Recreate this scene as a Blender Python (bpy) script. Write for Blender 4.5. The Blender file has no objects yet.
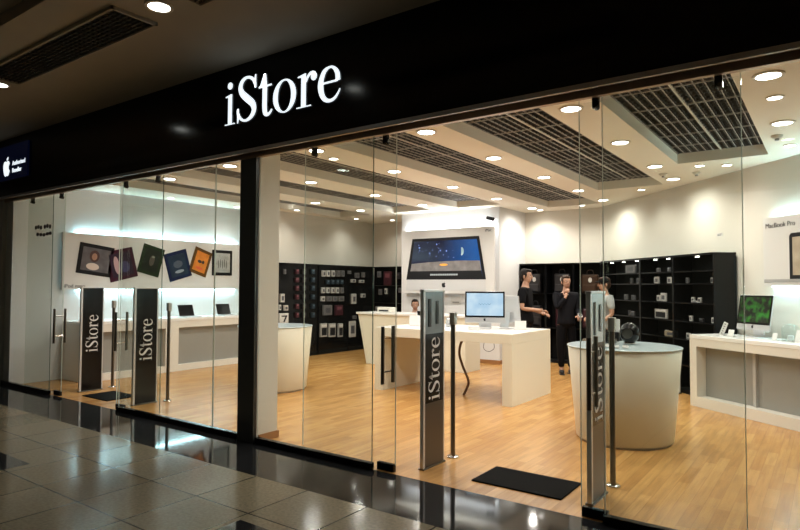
import bpy, bmesh, math, random
from mathutils import Vector, Matrix
random.seed(7)
PI = math.pi
scene = bpy.context.scene
COL = scene.collection

# ------------------------------------------------------------------ materials
MATS = {}
def mat(name, col, rough=0.5, metal=0.0, spec=0.5, emit=None, estr=0.0, bump=0.0, bscale=40, var=0.0, coat=0.0):
    if name in MATS: return MATS[name]
    m = bpy.data.materials.new(name); m.use_nodes = True
    nt = m.node_tree; b = nt.nodes['Principled BSDF']
    b.inputs['Base Color'].default_value = (*col, 1)
    b.inputs['Roughness'].default_value = rough
    b.inputs['Metallic'].default_value = metal
    b.inputs['Specular IOR Level'].default_value = spec
    if coat: b.inputs['Coat Weight'].default_value = coat; b.inputs['Coat Roughness'].default_value = 0.05
    if emit:
        b.inputs['Emission Color'].default_value = (*emit, 1); b.inputs['Emission Strength'].default_value = estr
    if bump or var:
        tc = nt.nodes.new('ShaderNodeTexCoord'); n = nt.nodes.new('ShaderNodeTexNoise')
        n.inputs['Scale'].default_value = bscale; n.inputs['Detail'].default_value = 4
        nt.links.new(tc.outputs['Object'], n.inputs['Vector'])
        if bump:
            bp = nt.nodes.new('ShaderNodeBump'); bp.inputs['Strength'].default_value = bump; bp.inputs['Distance'].default_value = 0.01
            nt.links.new(n.outputs['Fac'], bp.inputs['Height']); nt.links.new(bp.outputs['Normal'], b.inputs['Normal'])
        if var:
            mx = nt.nodes.new('ShaderNodeMix'); mx.data_type = 'RGBA'
            mx.inputs['A'].default_value = (*[c*(1-var) for c in col], 1); mx.inputs['B'].default_value = (*[min(1, c*(1+var)) for c in col], 1)
            nt.links.new(n.outputs['Fac'], mx.inputs['Factor']); nt.links.new(mx.outputs['Result'], b.inputs['Base Color'])
    MATS[name] = m
    return m

def glass_mat(name, tint, f0=0.04):
    m = bpy.data.materials.new(name); m.use_nodes = True
    nt = m.node_tree; nt.nodes.clear()
    out = nt.nodes.new('ShaderNodeOutputMaterial'); mix = nt.nodes.new('ShaderNodeMixShader')
    tr = nt.nodes.new('ShaderNodeBsdfTransparent'); tr.inputs['Color'].default_value = (*tint, 1)
    gl = nt.nodes.new('ShaderNodeBsdfGlossy'); gl.inputs['Roughness'].default_value = 0.0; gl.inputs['Color'].default_value = (0.9, 1, 0.95, 1)
    lw = nt.nodes.new('ShaderNodeLayerWeight'); lw.inputs['Blend'].default_value = 0.5
    pw = nt.nodes.new('ShaderNodeMath'); pw.operation = 'POWER'; pw.inputs[1].default_value = 5
    fr = nt.nodes.new('ShaderNodeMath'); fr.operation = 'MULTIPLY_ADD'; fr.inputs[1].default_value = 0.9; fr.inputs[2].default_value = f0
    nt.links.new(lw.outputs['Facing'], pw.inputs[0]); nt.links.new(pw.outputs[0], fr.inputs[0])
    nt.links.new(fr.outputs[0], mix.inputs[0]); nt.links.new(tr.outputs[0], mix.inputs[1]); nt.links.new(gl.outputs[0], mix.inputs[2])
    nt.links.new(mix.outputs[0], out.inputs['Surface'])
    MATS[name] = m
    return m

def brick_floor(name, cols, mortar, bw, bh, msize, rough, offset=0.5, rot=0.0, grain=0.0, shift=(0, 0)):
    m = bpy.data.materials.new(name); m.use_nodes = True
    nt = m.node_tree; b = nt.nodes['Principled BSDF']
    tc = nt.nodes.new('ShaderNodeTexCoord'); mp = nt.nodes.new('ShaderNodeMapping')
    mp.inputs['Rotation'].default_value = (0, 0, rot); mp.inputs['Location'].default_value = (shift[0], shift[1], 0)
    nt.links.new(tc.outputs['Object'], mp.inputs['Vector'])
    br = nt.nodes.new('ShaderNodeTexBrick')
    br.inputs['Scale'].default_value = 1.0; br.inputs['Brick Width'].default_value = bw; br.inputs['Row Height'].default_value = bh
    br.inputs['Mortar Size'].default_value = msize; br.inputs['Mortar Smooth'].default_value = 0.1
    br.offset = offset; br.squash = 1.0
    br.inputs['Color1'].default_value = (*cols[0], 1); br.inputs['Color2'].default_value = (*cols[1], 1); br.inputs['Mortar'].default_value = (*mortar, 1)
    nt.links.new(mp.outputs[0], br.inputs['Vector'])
    ns = nt.nodes.new('ShaderNodeTexNoise'); ns.inputs['Detail'].default_value = 6
    mp2 = nt.nodes.new('ShaderNodeMapping'); mp2.inputs['Scale'].default_value = (1.2, 14, 1) if grain else (22, 22, 22)
    nt.links.new(mp.outputs[0], mp2.inputs['Vector']); nt.links.new(mp2.outputs[0], ns.inputs['Vector']); ns.inputs['Scale'].default_value = 2.0
    mx = nt.nodes.new('ShaderNodeMix'); mx.data_type = 'RGBA'; mx.blend_type = 'MULTIPLY'; mx.inputs['Factor'].default_value = grain or 0.6
    rp = nt.nodes.new('ShaderNodeMapRange'); rp.inputs['From Min'].default_value = 0.3; rp.inputs['From Max'].default_value = 0.7
    rp.inputs['To Min'].default_value = 0.55; rp.inputs['To Max'].default_value = 1.2
    nt.links.new(ns.outputs['Fac'], rp.inputs['Value'])
    nt.links.new(br.outputs['Color'], mx.inputs['A']); nt.links.new(rp.outputs[0], mx.inputs['B'])
    nt.links.new(mx.outputs['Result'], b.inputs['Base Color'])
    b.inputs['Roughness'].default_value = rough
    if 'granite' in name: b.inputs['Specular IOR Level'].default_value = 0.3 if 'dark' in name else 0.2
    MATS[name] = m
    return m

WALL = mat('cream_paint', (0.66, 0.63, 0.56), 0.7, bump=0.05, bscale=90)
WALLW = mat('white_paint', (0.72, 0.73, 0.73), 0.6)
CEIL = mat('ceiling_paint', (0.90, 0.85, 0.73), 0.8)
MALLC = mat('mall_ceiling_paint', (0.34, 0.31, 0.25), 0.8, var=0.08, bscale=3)
WHITE = mat('white_laminate', (0.72, 0.69, 0.62), 0.3)
CREAM = mat('cream_laminate', (0.74, 0.70, 0.57), 0.35)
TOPW = mat('white_top', (0.82, 0.82, 0.80), 0.2)
GREYP = mat('grey_panel', (0.27, 0.27, 0.25), 0.35)
BLACKG = mat('black_gloss', (0.004, 0.004, 0.005), 0.13, spec=0.22)
BLACKC = mat('black_cladding', (0.05, 0.055, 0.053), 0.25)
BLACKS = mat('black_satin', (0.004, 0.004, 0.0045), 0.15, spec=0.25)
BLACKM = mat('black_matte', (0.006, 0.006, 0.006), 0.7, spec=0.15)
RUBBER = mat('rubber_mat', (0.004, 0.004, 0.004), 0.9, spec=0.08, bump=0.5, bscale=300)
STEEL = mat('brushed_steel', (0.42, 0.40, 0.36), 0.3, metal=1.0)
STEELD = mat('dark_steel', (0.16, 0.15, 0.13), 0.3, metal=1.0)
CHROME = mat('chrome', (0.7, 0.7, 0.68), 0.12, metal=1.0)
ALU = mat('aluminium', (0.62, 0.63, 0.64), 0.32, metal=0.55)
BRONZE = mat('bronze_rail', (0.50, 0.38, 0.29), 0.35, metal=0.9)
TRACKG = mat('track_grey', (0.50, 0.50, 0.53), 0.35, metal=0.8)
WOODB = mat('wood_baseboard', (0.33, 0.16, 0.06), 0.45, var=0.2, bscale=12)
GRIDB = mat('grid_light', (0.42, 0.40, 0.36), 0.5)
GRIDD = mat('grid_dark', (0.03, 0.03, 0.03), 0.6)
LAMPW = mat('lamp_lens', (1, 1, 1), 0.4, emit=(1.0, 0.96, 0.88), estr=14)
LAMPM = mat('mall_lamp_lens', (1, 1, 1), 0.4, emit=(0.95, 1.0, 0.92), estr=9)
TRIMR = mat('lamp_trim', (0.7, 0.66, 0.58), 0.4)
LED = mat('cyan_led', (0.8, 1, 1), 0.5, emit=(0.50, 0.90, 1.0), estr=38)
LEDW = mat('white_led', (1, 1, 1), 0.5, emit=(0.92, 0.97, 1.0), estr=45)
SIGNW = mat('sign_white', (1, 1, 1), 0.4, emit=(0.86, 0.95, 1.0), estr=1.15)
SIGNB = mat('sign_backlit_blue', (0.005, 0.008, 0.03), 0.15, emit=(0.02, 0.04, 0.20), estr=0.03)
PRINTW = mat('print_white', (0.66, 0.65, 0.63), 0.5)
INK = mat('ink_dark', (0.012, 0.012, 0.014), 0.5, spec=0.2)
GLASS = glass_mat('shop_glass', (0.975, 0.988, 0.978))
GLASSJ = glass_mat('clear_jar', (0.86, 0.90, 0.90))
EDGE = mat('glass_edge', (0.05, 0.10, 0.075), 0.1)
EDGEL = mat('glass_edge_light', (0.62, 0.68, 0.62), 0.5)
WOOD = brick_floor('wood_floor', ((0.41, 0.205, 0.060), (0.54, 0.295, 0.098)), (0.30, 0.15, 0.05), 0.48, 0.085, 0.0012, 0.27, rot=PI/2, grain=0.45)
TILE = brick_floor('granite_tile', ((0.17, 0.142, 0.094), (0.215, 0.18, 0.122)), (0.03, 0.026, 0.02), 0.575, 0.575, 0.007, 0.15, offset=0.0, shift=(-0.2, 0.125))
DARKT = brick_floor('dark_granite_tile', ((0.010, 0.011, 0.012), (0.018, 0.018, 0.020)), (0.012, 0.012, 0.012), 0.575, 0.62, 0.004, 0.06, offset=0.0, shift=(-0.2, 0.08))
SKIN = mat('skin', (0.42, 0.235, 0.155), 0.55)
HAIRM = mat('hair', (0.010, 0.007, 0.006), 0.6, spec=0.2)
HAIRB = mat('hair_brown', (0.035, 0.017, 0.009), 0.6, spec=0.2)
CLOTHB = mat('black_cotton', (0.005, 0.005, 0.006), 0.85, spec=0.1)
CLOTHN = mat('charcoal_wool', (0.008, 0.008, 0.010), 0.85, spec=0.1)
CLOTHG = mat('grey_cotton', (0.36, 0.38, 0.38), 0.85)
SHOE = mat('shoe_leather', (0.01, 0.01, 0.01), 0.35)
EYEW = mat('eye_white', (0.7, 0.68, 0.65), 0.3)
LIP = mat('lip', (0.36, 0.14, 0.11), 0.5)

# ------------------------------------------------------------------ mesh builder
class MB:
    def __init__(s): s.bm = bmesh.new(); s.mats = []
    def mi(s, m):
        if m not in s.mats: s.mats.append(m)
        return s.mats.index(m)
    def _fin(s, verts, m, M=None):
        if M is not None: bmesh.ops.transform(s.bm, matrix=M, verts=verts)
        if m is not None:
            i = s.mi(m)
            for f in {f for v in verts for f in v.link_faces}: f.material_index = i
    def box(s, x0, x1, y0, y1, z0, z1, m=None, bev=0.0, M=None):
        r = bmesh.ops.create_cube(s.bm, size=1.0); v = r['verts']
        bmesh.ops.transform(s.bm, matrix=Matrix.Translation(((x0+x1)/2, (y0+y1)/2, (z0+z1)/2)) @ Matrix.Diagonal((abs(x1-x0), abs(y1-y0), abs(z1-z0), 1)), verts=v)
        if bev:
            es = list({e for q in v for e in q.link_edges})
            n = bmesh.ops.bevel(s.bm, geom=es, offset=bev, segments=2, affect='EDGES', profile=0.5)
            v = list({q for f in n['faces'] for q in f.verts} | {q for q in v if q.is_valid})
            allv = set(v)
            stack = list(allv)
            while stack:
                q = stack.pop()
                for e in q.link_edges:
                    o = e.other_vert(q)
                    if o not in allv: allv.add(o); stack.append(o)
            v = list(allv)
        s._fin(v, m, M); return s
    def cyl(s, p0, p1, r0, r1=None, m=None, seg=20, cap=True):
        p0, p1 = Vector(p0), Vector(p1); r1 = r0 if r1 is None else r1
        d = p1-p0
        r = bmesh.ops.create_cone(s.bm, cap_ends=cap, segments=seg, radius1=r0, radius2=r1, depth=d.length)
        M = Matrix.Translation((p0+p1)/2) @ d.to_track_quat('Z', 'Y').to_matrix().to_4x4()
        s._fin(r['verts'], m, M); return s
    def sph(s, c, r, m=None, seg=16, M=None):
        q = bmesh.ops.create_uvsphere(s.bm, u_segments=seg, v_segments=max(8, seg//2+2), radius=1.0)
        if not hasattr(r, '__len__'): r = (r, r, r)
        T = Matrix.Translation(c) @ (M or Matrix()) @ Matrix.Diagonal((*r, 1))
        s._fin(q['verts'], m, T)
        for f in {f for v in q['verts'] for f in v.link_faces}: f.smooth = True
        return s
    def lathe(s, prof, m=None, seg=40, c=(0, 0), sx=1.0, sy=1.0):
        rings = []
        for r, z in prof:
            rings.append([s.bm.verts.new((c[0]+sx*max(r, 1e-4)*math.cos(2*PI*k/seg), c[1]+sy*max(r, 1e-4)*math.sin(2*PI*k/seg), z)) for k in range(seg)])
        i = s.mi(m) if m else 0
        for a, b in zip(rings, rings[1:]):
            for k in range(seg):
                f = s.bm.faces.new((a[k], a[(k+1) % seg], b[(k+1) % seg], b[k])); f.material_index = i; f.smooth = True
        for R, fl in ((rings[0], True), (rings[-1], False)):
            f = s.bm.faces.new(R[::-1] if fl else R); f.material_index = i
        return s
    def prism(s, pts, t, m=None, M=None, holes=None):
        """pts: 2-D outline in local XZ, extruded over t in local Y (0..t)."""
        a = [s.bm.verts.new((x, 0, z)) for x, z in pts]; b = [s.bm.verts.new((x, t, z)) for x, z in pts]
        n = len(pts); i = s.mi(m) if m else 0
        fs = [s.bm.faces.new(a), s.bm.faces.new(b[::-1])]
        for k in range(n): fs.append(s.bm.faces.new((a[k], b[k], b[(k+1) % n], a[(k+1) % n])))
        for f in fs: f.material_index = i
        if M is not None: bmesh.ops.transform(s.bm, matrix=M, verts=a+b)
        return s
    def ring(s, outer, inner, t, m=None, M=None):
        n = len(outer); i = s.mi(m) if m else 0
        V = [[s.bm.verts.new((x, y, z)) for x, z in P] for P, y in ((outer, 0), (outer, t), (inner, 0), (inner, t))]
        for k in range(n):
            j = (k+1) % n
            for q in ((V[0][k], V[2][k], V[2][j], V[0][j]), (V[1][k], V[1][j], V[3][j], V[3][k]), (V[0][k], V[0][j], V[1][j], V[1][k]), (V[2][k], V[3][k], V[3][j], V[2][j])):
                f = s.bm.faces.new(q); f.material_index = i
        if M is not None: bmesh.ops.transform(s.bm, matrix=M, verts=[v for P in V for v in P])
        return s
    def strip(s, cl, w, t, m=None, M=None):
        """2-D variable-width stroke (centre line cl of (x,z), widths w) extruded in Y."""
        n = len(cl); L, R = [], []
        for k in range(n):
            p = Vector(cl[k]); d = (Vector(cl[min(k+1, n-1)])-Vector(cl[max(k-1, 0)])).normalized(); q = Vector((-d.y, d.x))
            L.append(p+q*w[k]/2); R.append(p-q*w[k]/2)
        i = s.mi(m) if m else 0
        A = [[s.bm.verts.new((p.x, y, p.y)) for p in P] for P, y in ((L, 0), (R, 0), (L, t), (R, t))]
        for k in range(n-1):
            for q in ((A[0][k], A[1][k], A[1][k+1], A[0][k+1]), (A[2][k], A[2][k+1], A[3][k+1], A[3][k]), (A[0][k], A[0][k+1], A[2][k+1], A[2][k]), (A[1][k], A[3][k], A[3][k+1], A[1][k+1])):
                f = s.bm.faces.new(q); f.material_index = i
        for k in (0, n-1):
            f = s.bm.faces.new((A[0][k], A[2][k], A[3][k], A[1][k])); f.material_index = i
        if M is not None: bmesh.ops.transform(s.bm, matrix=M, verts=[v for P in A for v in P])
        return s
    def tube(s, pts, r, m=None, seg=10, radii=None):
        pts = [Vector(p) for p in pts]; n = len(pts); rings = []
        up = Vector((0.13, 0.27, 1)).normalized()
        for k, p in enumerate(pts):
            d = (pts[min(k+1, n-1)]-pts[max(k-1, 0)]).normalized()
            a = d.cross(up)
            if a.length < 1e-3: a = d.cross(Vector((1, 0, 0)))
            a.normalize(); b = d.cross(a); rr = radii[k] if radii else r
            rings.append([s.bm.verts.new(p+(a*math.cos(2*PI*j/seg)+b*math.sin(2*PI*j/seg))*rr) for j in range(seg)])
        i = s.mi(m) if m else 0
        for A, B in zip(rings, rings[1:]):
            for j in range(seg):
                f = s.bm.faces.new((A[j], A[(j+1) % seg], B[(j+1) % seg], B[j])); f.material_index = i; f.smooth = True
        for R in (rings[0][::-1], rings[-1]):
            f = s.bm.faces.new(R); f.material_index = i
        return s
    def build(s, name, m=None, parent=None, loc=None, rotz=None):
        me = bpy.data.meshes.new(name)
        bmesh.ops.recalc_face_normals(s.bm, faces=s.bm.faces)
        s.bm.to_mesh(me); s.bm.free()
        for q in (s.mats or ([m] if m else [])): me.materials.append(q)
        o = bpy.data.objects.new(name, me); COL.objects.link(o)
        if parent is not None: o.parent = parent
        if loc is not None: o.location = loc
        if rotz is not None: o.rotation_euler = (0, 0, rotz)
        return o

def tag(o, label, cat, group=None):
    o['label'] = label; o['category'] = cat
    if group: o['group'] = group
    return o
def thing(name, label, cat, loc=(0, 0, 0), rotz=0.0, group=None):
    o = bpy.data.objects.new(name, None); COL.objects.link(o); o.empty_display_size = 0.1
    o.location = loc; o.rotation_euler = (0, 0, rotz)
    return tag(o, label, cat, group)
def struct(o, label=None):
    o['kind'] = 'structure'
    if label: o['label'] = label
    return o
KIDS = {}
def dup(root, loc, rotz, label, group=None):
    kids = [c for c in bpy.data.objects if c.parent == root]
    r = root.copy(); COL.objects.link(r); r.location = loc; r.rotation_euler = (0, 0, rotz); r['label'] = label
    if group: r['group'] = group
    for ch in kids:
        c = ch.copy(); COL.objects.link(c); c.parent = r
        for g in [q for q in bpy.data.objects if q.parent == ch]:
            d = g.copy(); COL.objects.link(d); d.parent = c
    return r
def text_mesh(name, body, size, m, parent, loc, rot, depth=0.002, align='LEFT', sx=1.0):
    cu = bpy.data.curves.new(name, 'FONT'); cu.body = body; cu.size = size; cu.extrude = depth; cu.align_x = align
    tmp = bpy.data.objects.new('tmp', cu); COL.objects.link(tmp)
    me = bpy.data.meshes.new_from_object(tmp.evaluated_get(bpy.context.evaluated_depsgraph_get()))
    bpy.data.objects.remove(tmp); bpy.data.curves.remove(cu)
    me.materials.clear(); me.materials.append(m)
    o = bpy.data.objects.new(name, me); COL.objects.link(o); o.parent = parent; o.location = loc; o.rotation_euler = rot; o.scale = (sx, 1, 1)
    return o

# ------------------------------------------------------------------ lettering: condensed serif "iStore", cap height 1, baseline z=0
def ell(cx, cz, rx, rz, n=36): return [(cx+rx*math.cos(2*PI*k/n), cz+rz*math.sin(2*PI*k/n)) for k in range(n)]
def cr(P, n=8):
    out = []
    Q = [P[0]]+P+[P[-1]]
    for i in range(1, len(Q)-2):
        for k in range(n):
            t = k/n; a, b, c, d = Q[i-1], Q[i], Q[i+1], Q[i+2]
            out.append(tuple(0.5*((2*b[j])+(-a[j]+c[j])*t+(2*a[j]-5*b[j]+4*c[j]-d[j])*t*t+(-a[j]+3*b[j]-3*c[j]+d[j])*t**3) for j in range(len(b))))
    out.append(tuple(P[-1])); return out
def letter_bm(ch, t, M, m):
    g = MB()
    if ch == 'i':
        g.prism([(0.11, 0.02), (0.235, 0.02), (0.235, 0.70), (0.20, 0.70), (0.02, 0.665), (0.02, 0.645), (0.11, 0.64)], t, m, M)
        g.prism([(0.0, 0), (0.34, 0), (0.34, 0.02), (0.0, 0.02)], t, m, M)
        g.prism(ell(0.17, 0.90, 0.08, 0.08), t, m, M)
    elif ch == 'S':
        P = [(0.60, 0.72, .02), (0.585, 0.80, .05), (0.50, 0.93, .07), (0.34, 0.985, .055), (0.20, 0.93, .09), (0.135, 0.79, .115), (0.20, 0.64, .145), (0.36, 0.50, .16), (0.52, 0.36, .15), (0.565, 0.21, .12), (0.48, 0.075, .09), (0.31, 0.012, .05), (0.16, 0.07, .06), (0.075, 0.20, .05), (0.06, 0.30, .02)]
        Q = cr(P, 5); g.strip([(a, b) for a, b, c in Q], [c for a, b, c in Q], t, m, M)
        g.prism([(0.585, 0.70), (0.62, 0.70), (0.62, 1.0), (0.595, 1.0), (0.56, 0.86)], t, m, M)
        g.prism([(0.045, 0.32), (0.085, 0.32), (0.10, 0.12), (0.065, -0.01), (0.045, -0.01)], t, m, M)
    elif ch == 't':
        P = [(0.20, 0.94, .05), (0.20, 0.72, .12), (0.20, 0.45, .125), (0.20, 0.20, .125), (0.225, 0.07, .11), (0.30, 0.035, .07), (0.37, 0.07, .045), (0.415, 0.13, .03)]
        Q = cr(P, 5); g.strip([(a, b) for a, b, c in Q], [c for a, b, c in Q], t, m, M)
        g.prism([(0.02, 0.655), (0.40, 0.655), (0.40, 0.69), (0.02, 0.69)], t, m, M)
        g.prism([(0.05, 0.68), (0.175, 0.95), (0.225, 0.95), (0.225, 0.68)], t, m, M)
    elif ch == 'o':
        g.ring(ell(0.35, 0.345, 0.335, 0.36), ell(0.35, 0.345, 0.20, 0.332), t, m, M)
    elif ch == 'r':
        g.prism([(0.13, 0.02), (0.255, 0.02), (0.255, 0.70), (0.22, 0.70), (0.03, 0.665), (0.03, 0.645), (0.13, 0.64)], t, m, M)
        g.prism([(0.0, 0), (0.40, 0), (0.40, 0.02), (0.0, 0.02)], t, m, M)
        P = [(0.26, 0.52, .03), (0.31, 0.62, .05), (0.40, 0.68, .06), (0.48, 0.66, .08), (0.50, 0.60, .05)]
        Q = cr(P, 5); g.strip([(a, b) for a, b, c in Q], [c for a, b, c in Q], t, m, M)
        g.prism(ell(0.475, 0.595, 0.078, 0.082), t, m, M)
    elif ch == 'e':
        P = [(0.17, 0.40, .03), (0.56, 0.41, .03)]
        g.prism([(0.14, 0.37), (0.53, 0.37), (0.53, 0.405), (0.14, 0.405)], t, m, M)
        P = [(0.55, 0.385, .11), (0.53, 0.54, .10), (0.44, 0.66, .06), (0.33, 0.69, .04), (0.20, 0.63, .09), (0.125, 0.48, .115), (0.105, 0.34, .135), (0.14, 0.17, .115), (0.23, 0.05, .09), (0.36, 0.01, .06), (0.48, 0.05, .05), (0.57, 0.15, .03), (0.60, 0.21, .018)]
        Q = cr(P, 5); g.strip([(a, b) for a, b, c in Q], [c for a, b, c in Q], t, m, M)
    return g
LET = [('i', 0.0, 1), ('S', 0.385, 1.08), ('t', 1.13, 1.07), ('o', 1.60, 1.03), ('r', 2.33, 1.03), ('e', 2.90, 1.05)]
def istore(parent, M, t, m, name='letter'):
    for ch, x, s in LET:
        letter_bm(ch, t, M @ Matrix.Translation((x, 0, 0)) @ Matrix.Diagonal((s, 1, 1, 1)), m).build(name, m, parent)
def apple_mesh(mb, M, m, t=0.01):
    body = []
    P = [(0.0, 0.86), (-0.16, 0.90), (-0.33, 0.84), (-0.42, 0.64), (-0.40, 0.40), (-0.28, 0.14), (-0.15, 0.02), (0.0, 0.06), (0.15, 0.02), (0.28, 0.12), (0.38, 0.30), (0.27, 0.42), (0.24, 0.58), (0.36, 0.74), (0.28, 0.87), (0.14, 0.90), (0.0, 0.86)]
    Q = cr(P, 4)[:-1]
    mb.prism(Q, t, m, M)
    mb.prism([(0.0, 0.95), (0.05, 1.06), (0.18, 1.14), (0.17, 1.03), (0.10, 0.96)], t, m, M)
    return mb
def T(x, y, z, s=1.0, rz=0.0): return Matrix.Translation((x, y, z)) @ Matrix.Rotation(rz, 4, 'Z') @ Matrix.Diagonal((s, 1, s, 1))
ZC = 3.15        # shop ceiling
ZM = 3.78        # mall ceiling
HG = 2.84        # top of the glass
def simple(name, m, *a, **k):
    return MB().box(*a, m).build(name)
# ------------------------------------------------------------------ setting
struct(MB().box(-10.6, 5.0, 0.0, 8.3, -0.1, 0.0, WOOD).build('floor'))
struct(MB().box(-16, 7, -12, -0.7, -0.1, 0.0, TILE).build('floor_mall'))
struct(MB().box(-16, 7, -0.7, 0.0, -0.1, 0.0, DARKT).build('floor_mall_border'))
acc = MB()
for i, j in ((-6.25, -1.92), (-3.2, -1.66), (-9.3, -1.92)):
    acc.box(i, i+0.6, j, j+0.28, 0.0, 0.0012, DARKT)
struct(acc.build('floor_mall_inlay'))
struct(MB().box(-10.5, -10.3, 0.0, 4.5, 0, 3.6, WALLW).build('wall_left'))
struct(MB().box(-10.5, -9.6, 4.5, 8.3, 0, 3.6, WALL).build('wall_left_rear'))
struct(MB().box(-10.5, -3.6, 8.1, 8.3, 0, 3.6, WALL).build('wall_back'))
U = Vector((0.7001, -0.7141, 0)); NW = Vector((0.7141, 0.7001, 0)); RW = math.atan2(-0.7141, 0.7001)
WR0 = Vector((-0.99, 5.26, 0))
wr = MB().box(-4.1, 7.3, 0, 0.2, 0, 3.6, WALL).build('wall_right'); wr.location = WR0; wr.rotation_euler = (0, 0, RW); struct(wr)
pil = MB().box(-7.78, -5.38, 6.85, 8.1, 0.08, ZC, WALLW).build('wall_display_pier'); struct(pil)
struct(MB().box(-7.8, -5.36, 6.83, 8.1, 0, 0.08, WOODB).build('baseboard_pier'))
struct(MB().box(-9.62, -9.58, 4.5, 8.1, 0, 0.08, WOODB).build('baseboard_left'))
bb = MB().box(-4.0, 7.2, -0.015, 0, 0, 0.08, WHITE).build('baseboard_right'); bb.location = WR0; bb.rotation_euler = (0, 0, RW); struct(bb)
# column at the glass line
col = MB().box(-4.885, -4.645, -0.04, 0.0, 0, 2.95, BLACKC).box(-4.885, -4.64, 0.0, 0.27, 0, ZC, WALL).build('wall_column'); struct(col)
struct(MB().box(-4.90, -4.625, 0.02, 0.285, 0, 0.07, WOODB).build('baseboard_column'))
# ceiling with six recessed bays
COFF = [(-1.60, -0.59, 4.35), (-3.12, -2.10, 5.9), (-4.62, -3.58, 7.5), (-6.17, -5.2, 6.55), (-7.75, -6.78, 6.5), (-9.3, -8.35, 6.5)]
ce = MB(); edge = 5.0
for x0, x1, yf in COFF:
    ce.box(x1, edge, 0.06, 8.25, ZC, ZC+0.15, CEIL)
    ce.box(x0, x1, 0.06, 0.6, ZC, ZC+0.15, CEIL); ce.box(x0, x1, yf, 8.25, ZC, ZC+0.15, CEIL)
    edge = x0
ce.box(-10.12, edge, 0.06, 4.5, ZC, ZC+0.15, CEIL); ce.box(-10.5, edge, 4.5, 8.25, ZC, ZC+0.15, CEIL)
ce.box(-10.5, 5, 0.06, 8.25, ZC+0.32, ZC+0.36, BLACKM)
struct(ce.build('ceiling'))
lc = MB().box(-10.10, -10.06, 0.2, 4.4, ZC+0.15, ZC+0.17, LEDW).build('led_cove', None, None); tag(lc, 'hidden light strip in the slot between ceiling and left wall', 'light strip')
words = ['the ceiling bay nearest the right wall', 'the second ceiling bay from the right wall', 'the third ceiling bay from the right wall', 'the fourth ceiling bay from the right wall', 'the fifth ceiling bay from the right wall', 'the ceiling bay nearest the left wall']
for (x0, x1, yf), wd in zip(COFF, words):
    t = thing('ceiling_grille', f'dark egg-crate ceiling grille with pale bars in {wd}', 'grille', ((x0+x1)/2, 0.6, ZC+0.13), 0, 'egg-crate grilles in the ceiling bays')
    w = (x1-x0)/2; L = yf-0.6
    g = MB()
    n = 12
    for k in range(1, n):
        if k == n//2: continue
        x = -w+2*w*k/n; g.box(x-0.004, x+0.004, 0, L, -0.004, 0.008, GRIDB)
    y = 0.3
    while y < L: g.box(-w, w, y-0.007, y+0.007, -0.005, 0.008, GRIDB); y += 0.6
    g.box(-w, -w+0.012, 0, L, -0.004, 0.02, GRIDB); g.box(w-0.012, w, 0, L, -0.004, 0.02, GRIDB)
    g.build('tee_bars', None, t)
    MB().box(-0.010, 0.010, 0, L, -0.009, 0.03, TRIMR).build('main_bar', None, t)
    f = MB(); m_ = 40
    for k in range(24): x = -w+2*w*(k+0.5)/24; f.box(x-0.002, x+0.002, 0, L, 0.0, 0.03, GRIDD)
    y = 0.03
    while y < L: f.box(-w, w, y-0.003, y+0.003, -0.001, 0.02, mat('grid_mid', (0.10, 0.095, 0.09), 0.6)); y += 0.1
    f.build('louvre_mesh', None, t)
# facade
fb = MB().box(-10.6, 6, -0.12, 0.06, 2.90, ZM, BLACKG).build('wall_fascia'); struct(fb)
struct(MB().box(-16, -10.6, -0.12, 0.06, 2.90, ZM, BLACKM).build('wall_fascia_neighbour'))
struct(MB().box(-16, 6, -0.135, -0.105, 2.865, 2.90, TRACKG).build('trim_1'))
tr = MB().box(-16, 6, -0.045, -0.02, 2.83, 2.90, BRONZE).box(-16, 6, 0.0, 0.03, 2.84, 2.90, BRONZE).box(-16, 6, -0.105, 0.1, 2.895, 2.91, BLACKM).build('trim_2'); struct(tr)
struct(MB().box(-16, 6, 0.06, 0.10, 2.88, ZC+0.2, CEIL).build('trim_3'))
struct(MB().box(-16, 7, -12, -0.1, ZM, ZM+0.1, MALLC).build('ceiling_mall'))
struct(MB().box(-16, 7, -2.0, -1.85, ZM-0.10, ZM, MALLC).build('trim_4'))
# neighbour shop at the far left
struct(MB().box(-10.66, -10.52, -0.06, 0.10, 0, HG+0.03, mat('jamb_grey', (0.40, 0.40, 0.37), 0.4)).build('trim_5'))
struct(MB().box(-16, -10.5, 1.6, 1.7, 0, 3.2, mat('neighbour_wall', (0.30, 0.32, 0.34), 0.6)).build('wall_neighbour'))
struct(MB().box(-16, -10.6, 0.0, 1.6, -0.1, 0.0, mat('neighbour_floor', (0.10, 0.05, 0.07), 0.4)).build('floor_neighbour'))
struct(MB().box(-16, -10.6, 0.0, 1.6, 3.0, 3.1, CEIL).build('ceiling_neighbour'))
n1 = thing('display_plinth', 'dark plum display plinth behind the neighbouring shop window', 'plinth', (-11.45, 0.45, 0))
MB().box(-0.75, 0.68, -0.2, 0.25, 0, 1.05, mat('plum', (0.05, 0.015, 0.035), 0.4), 0.01).build('base', None, n1)
MB().box(-0.8, 0.72, -0.24, 0.3, 1.05, 1.12, WHITE, 0.01).build('top', None, n1)

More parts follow.
